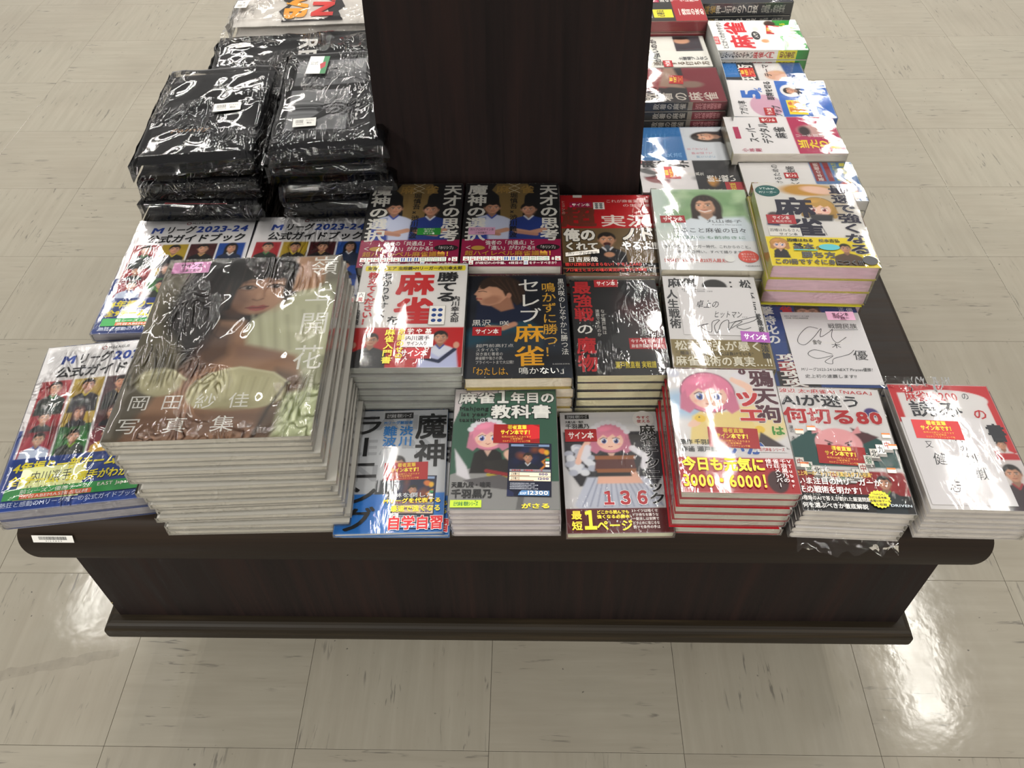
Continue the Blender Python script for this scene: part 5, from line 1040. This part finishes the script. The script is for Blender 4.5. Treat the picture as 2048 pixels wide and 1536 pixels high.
def bag_film(w, h, t, seed, parent, flap=(.0, .0, .0, .0), amp=.004, under=False):
    """clear bag: loose wrinkled envelope over the shirt, with empty flaps beyond it (left, right, near, far)"""
    V = []; F = []; nx, ny = 40, 48; l, r, n_, f_ = flap
    for j in range(ny + 1):
        for i in range(nx + 1):
            x = -w / 2 - .006 - l + (w + .012 + l + r) * i / nx; y = -h / 2 - .006 - n_ + (h + .012 + n_ + f_) * j / ny
            ox, oy = max(0, abs(x) - w / 2), max(0, abs(y) - h / 2); d = math.hypot(ox, oy)
            z = (t + .003) * max(0, 1 - (d / .014) ** 1.6) if d < .014 else 0
            z = max(z, t * .42 * math.exp(-d * 14)) if d > 0 else z
            rg = abs(noise.noise(Vector((x * 14 + seed * 9, y * 11 - seed * 4, seed)))) ; k = noise.noise(Vector((x * 45, y * 45 + seed * 3, seed)))
            z += .0018 + amp * (1 - 3 * rg) * .5 * (.6 + .4 * k) + (.006 * max(0, k) if d > .01 and not under else 0)
            if under: z = min(z, t + .0022)
            V.append((x, y, max(z, t + .0008 if d == 0 else .001)))
    for j in range(ny):
        for i in range(nx): a = j * (nx + 1) + i; F.append((a, a + 1, a + nx + 2, a + nx + 1))
    b = len(V); e = .008; X, Y = w / 2 + e, h / 2 + e; m_ = 64
    for k in range(m_):
        s = 4 * k / m_; q = int(s); f = s - q
        x, y = [(-X + 2 * X * f, -Y), (X, -Y + 2 * Y * f), (X - 2 * X * f, Y), (-X, Y - 2 * Y * f)][q]
        for lv in range(4):
            z = t * (.95 - .3 * lv); wv = 1 + .035 * noise.noise(Vector((x * 40, y * 40 + lv * 1.3, seed + lv * .4))) - .012 * (lv in (1, 2)) * noise.noise(Vector((x * 10, y * 10, seed)))
            V.append((x * wv, y * wv, max(z, .002)))
    for k in range(m_):
        k2 = (k + 1) % m_
        for lv in range(3): F.append((b + 4 * k + lv + 1, b + 4 * k2 + lv + 1, b + 4 * k2 + lv, b + 4 * k + lv))
    return mesh_obj('plastic_bag', V, F, M_BAG, parent, smooth=True)
def price_label(w=.040, h=.024):
    A = Art(w, h); A.rect(0, 0, 1, 1, '#d9d6d0')
    x = .12
    for k in range(15):
        q = random.choice((.008, .014)); A.rect(x, .18, x + q, .6, '#3a3a3c'); x += q + .012
    A.text('4910021', .14, .64, .48, .82, '#4a4a4c', 0); A.text('Tシャツ L', .56, .2, .9, .42, '#4a4a4c', .01); A.text('税込', .6, .5, .82, .72, '#4a4a4c', .01); return A
def bag(label, cx, cy, z, w, h, t, rz, mat, seed, prints=(), stick=(), flap=(0, 0, 0, 0), amp=.004, tilt=(0, 0), group='black T-shirts in clear bags'):
    r = thing('bagged_tshirt', label, 'bagged t-shirt', (cx, cy, z), math.radians(rz), group, tilt[0], tilt[1])
    V, F = pillow(w, h, t * .5 - .0005, amp=.002, seed=seed); lo_ = mesh_obj('folded_cloth', V, F, mat, r, smooth=True)
    if not stick: amp = .002
    V, F = pillow(w, h, t * .5 - .0005, amp=amp * .5, seed=seed + 3); up = mesh_obj('folded_cloth', V, F, mat, r, smooth=True); up.location = (random.uniform(-.003, .003), .002, t * .5)
    for A, x, y, a in prints:
        p = A.build('shirt_print', up, M_CLOTHPRINT); c, s = math.cos(math.radians(a)), math.sin(math.radians(a)); t5 = t * .5
        for v in p.data.vertices:
            X = x + v.co.x * c - v.co.y * s; Y = y + v.co.x * s + v.co.y * c
            sd = seed + 3; nz = noise.noise(Vector((X * 16 + sd * 3.7, Y * 12 + sd, 2 + sd))) + .5 * noise.noise(Vector((X * 40 + sd, Y * 30, sd * 2)))
            aa, bb = min(1, abs(2 * X / w)), min(1, abs(2 * Y / h)); 
            e = max(0, 1 - aa ** 9) ** .45 * max(0, 1 - bb ** 9) ** .45
            v.co.x, v.co.y, v.co.z = X, Y, v.co.z * 3 + t5 / 2 + (t5 / 2) * e + nz * amp * .5 * e * .9 + .0012
    bag_film(w, h, t, seed, r, flap, amp, not stick)
    for A, x, y, a in stick:
        s_ = sheet('price_sticker', A, r, x, y, t + .0075, rz=math.radians(a)); s_.rotation_euler.x = random.uniform(-.03, .03)
    return r
def pr_shell():
    A = Art(.135, .262); C = Canvas(135, 262, '#1c1c1f', 1.5)
    C.rect(4, 6, 122, 92, '#8f9092', 2); C.poly([(4, 70), (60, 50), (122, 60), (122, 92), (4, 100)], '#747577', 4); C.ell(84, 34, 26, 20, '#a2a3a4', 5)
    for k in range(12): C.line([(10 + k * 8, 10), (26 + k * 7, 60), (16 + k * 9, 90)], 1.2, '#55565a' if k % 2 else '#aeb0b2', 1.5, .7)
    C.ell(70, 40, 9, 3, '#2c2c30', 2); C.line([(40, 66), (60, 74), (84, 70), (106, 76)], 3, '#3c3d40', 2)
    C.rect(0, 96, 135, 110, '#1c1c1f', 3); C.rect(2, 112, 98, 236, '#8b8c8e', 1.2); C.rect(10, 160, 60, 178, '#3a3a3d', 4)
    for k in range(7): C.line([(6, 150 + k * 7), (40, 148 + k * 7), (64, 156 + k * 6)], 1.5, '#a9aaac' if k % 2 else '#67686a', 2)
    for k in range(46):
        a = k * .30; r = 5 + k * .62; C.ell(74 + r * math.cos(a) * .9, 176 + r * math.sin(a) * .62, 4.2, 3.2, '#232326' if k % 3 else '#5a5b5e', 1.5)
    C.poly([(60, 176), (30, 214), (40, 216), (74, 186)], '#1e1e20', 2); A.canvas(C)
    A.vtext('Darkness', .82, .40, .93, .82, '#c9c9c6', .01); A.line([(.80, .40), (.78, .8)], .8, '#8f9090'); return A
def pr_gold():
    A = Art(.07, .02); A.text('Family', .02, .1, .98, .9, '#8a5f34', .0, skew=.3); return A
def pr_red():
    A = Art(.11, .13); A.rect(0, 0, .95, 1, '#7a2226'); A.ell(.45, .4, .16, None, '#1a1a1c'); A.text('黒', .55, .3, .95, .8, '#1a1a1c', .05); return A
def pr_rel():
    A = Art(.16, .05); A.text('REL', .0, .0, 1, 1, '#cfcdc8', .03); return A
def pr_white():
    A = Art(.272, .125); A.rect(0, .02, 1, .98, '#232326')
    A.poly([(0, 1.05), (.06, .9), (.1, 1.1), (.16, .9), (.2, 1.02), (.3, .9), (.4, 1.06), (.5, .9), (.62, 1.06), (.72, .9), (.85, 1.05), (1, .9), (1, .5), (0, .5)], '#232326')
    A.poly([(0, .06), (.14, -.06), (.2, .06), (.34, -.05), (.4, .06), (.55, -.06), (.62, .06), (.8, -.05), (.86, .06), (1, -.04), (1, .4), (0, .4)], '#232326')
    A.text('HAWB', .02, .50, .98, 1.0, '#dfa032', .07); A.text('NEYN', .02, .06, .98, .54, '#cf3e3a', .07); return A
def tag_green():
    A = Art(.034, .062); A.rect(0, 0, 1, 1, '#e9e7e2'); A.rect(.72, 0, 1, 1, '#2a7c46'); A.poly([(.6, .45), (.85, .3), (.9, .6), (.7, .75)], '#b42a34'); A.text('公式', .1, .3, .5, .5, '#77777a', 0); return A
GA = 'black T-shirts in the front left bag pile'; GB = 'black T-shirts in the bag pile beside the tower'
sw, shh = .180, .300
bag('black T-shirt in a clear bag with a price label, topmost of the front left pile', -.549, 1.285, .5888, .182, .296, .033, 5, M_BLACK, 1.3, ((pr_gold(), -.055, -.075, 2),), ((price_label(.046, .025), .012, -.018, 3),), (.004, .012, .008, .028), .005, (-.01, -.02), GA)
bag('black bagged T-shirt second down in the front left pile, pushed back to the right', -.546, 1.284, .5492, .184, .290, .034, 2, M_BLACK, 2.6, (), (), (.0, .01, .004, .01), .004, (0, 0), GA)
bag('black bagged T-shirt third down in the front left pile, red print at its front', -.546, 1.278, .5124, .190, .292, .034, 0, M_BLACK, 4.1, ((pr_red(), -.06, -.146, 0),), (), (.0, .006, .006, .01), .004, (0, 0), GA)
bag('dark red and black bagged T-shirt at the bottom of the front left pile', -.552, 1.279, .4760, .198, .294, .034, 3, M_BLACK, 5.2, (), (), (.0, .006, .006, .01), .004, (0, 0), GA)
bag('bagged T-shirt with grey spiral shell print, top of the pile beside the tower', -.326, 1.266, .6250, .170, .296, .033, 5, M_BLACK, 6.4, ((pr_shell(), -.072, -.130, 0),), ((tag_green(), -.052, .068, -4), (price_label(.036, .026), -.055, -.104, 3)), (.012, .004, .006, .012), .005, (0, 0), GB)
for k, (nm, dx, rz) in enumerate((('second', -.008, 3), ('third', -.004, 6), ('fourth', .004, 2), ('lowest', .006, 4))):
    bag(f'black bagged T-shirt, {nm} of the pile beside the tower' + (', counted from the top' if k < 3 else ', at the bottom'), -.322 + dx, 1.276 + .003 * k, .5876 - .0372 * k, .174, .288, .0335, rz, M_BLACK, 7.7 + k * 1.9, (), (), (.008, .004, .004 + .002 * k, .008), .005, (0, 0), GB)
GC = 'black T-shirts lying crosswise behind the two front bag piles'
bag('black T-shirt with white letters in a clear bag, lying crosswise behind the two front piles', -.463, 1.572, .5488, .316, .170, .0315, 7, M_BLACK, 11.2, ((pr_rel(), .0, .084, -90),), ((price_label(.03, .014), -.12, .03, 10),), (.01, .0, .004, .006), .006, (0, 0), GC)
bag('black bagged T-shirt under the white-lettered one behind the two front piles', -.460, 1.574, .5100, .316, .172, .0310, 7, M_BLACK, 12.9, (), (), (.006, .0, .004, .004), .005, (0, 0), GC)
bag('black bagged T-shirt at the bottom behind the two front piles', -.462, 1.572, .4755, .312, .172, .0305, 7, M_BLACK, 13.9, (), (), (.006, .0, .004, .004), .005, (0, 0), GC)
GD = 'white T-shirts in clear bags at the far left'
bag('white T-shirt with orange and red lettering in a clear bag, topmost at the far left', -.480, 1.838, .5552, .30, .283, .0375, 4, M_WHITE, 15.1, ((pr_white(), -.05, .135, -90),), ((price_label(.036, .026), -.125, -.085, 86),), (.02, .0, .01, .006), .006, (0, 0), GD)
bag('white bagged T-shirt under the lettered one at the far left', -.470, 1.840, .5150, .296, .282, .0370, 2, M_WHITE, 16.6, (), (), (.014, .0, .008, .004), .005, (0, 0), GD)
bag('white bagged T-shirt at the bottom of the far left pile', -.476, 1.838, .4755, .298, .282, .0375, 3, M_WHITE, 17.8, (), (), (.012, .0, .008, .004), .005, (0, 0), GD)

# barcode label on the table edge
def bar_art():
    A = Art(.052, .011); A.rect(0, 0, 1, 1, '#d9d8d4'); x = .16
    while x < .84: q = random.choice((.006, .012, .018)); A.rect(x, .15, x + q, .62, '#3c3c3e'); x += q + .008
    A.text('0 1 2 4 8 0 5', .22, .66, .8, .9, '#4a4a4c', 0); return A
s_ = sheet('barcode_label', bar_art(), table, -.6245 - tl.x, TYF - .0118 - tl.y, .4480, label='white barcode label'); s_.rotation_euler = (math.radians(70), math.radians(0), 0)

# loose crumpled film ends at the foot of two stacks on the front edge
def film_tail(parent_key, x, y, z, L, seed, rz=0):
    tb, th = SPEC[parent_key]; V = []; F = []; n = 18
    for j in range(5):
        for i in range(n + 1):
            u = i / n; k = noise.noise(Vector((u * 9, j * .8, seed))); k2 = noise.noise(Vector((u * 22, j * 1.4, seed + 4)))
            V.append((x + L * (u - .5), y - .0035 * j * (1 + k), z + .006 * k2 * (j > 0) - .0022 * j + .004))
    for j in range(4):
        for i in range(n): a = j * (n + 1) + i; F.append((a, a + 1, a + n + 2, a + n + 1))
    return mesh_obj('film_tail', V, F, M_FILM_W, tb, smooth=True)
film_tail('pink pig paperback', .0, -.098, -.046, .120, 2.2)
film_tail('red-bordered white paperback', -.03, .1035, .014, .09, 5.5)
bpy.context.view_layer.update()
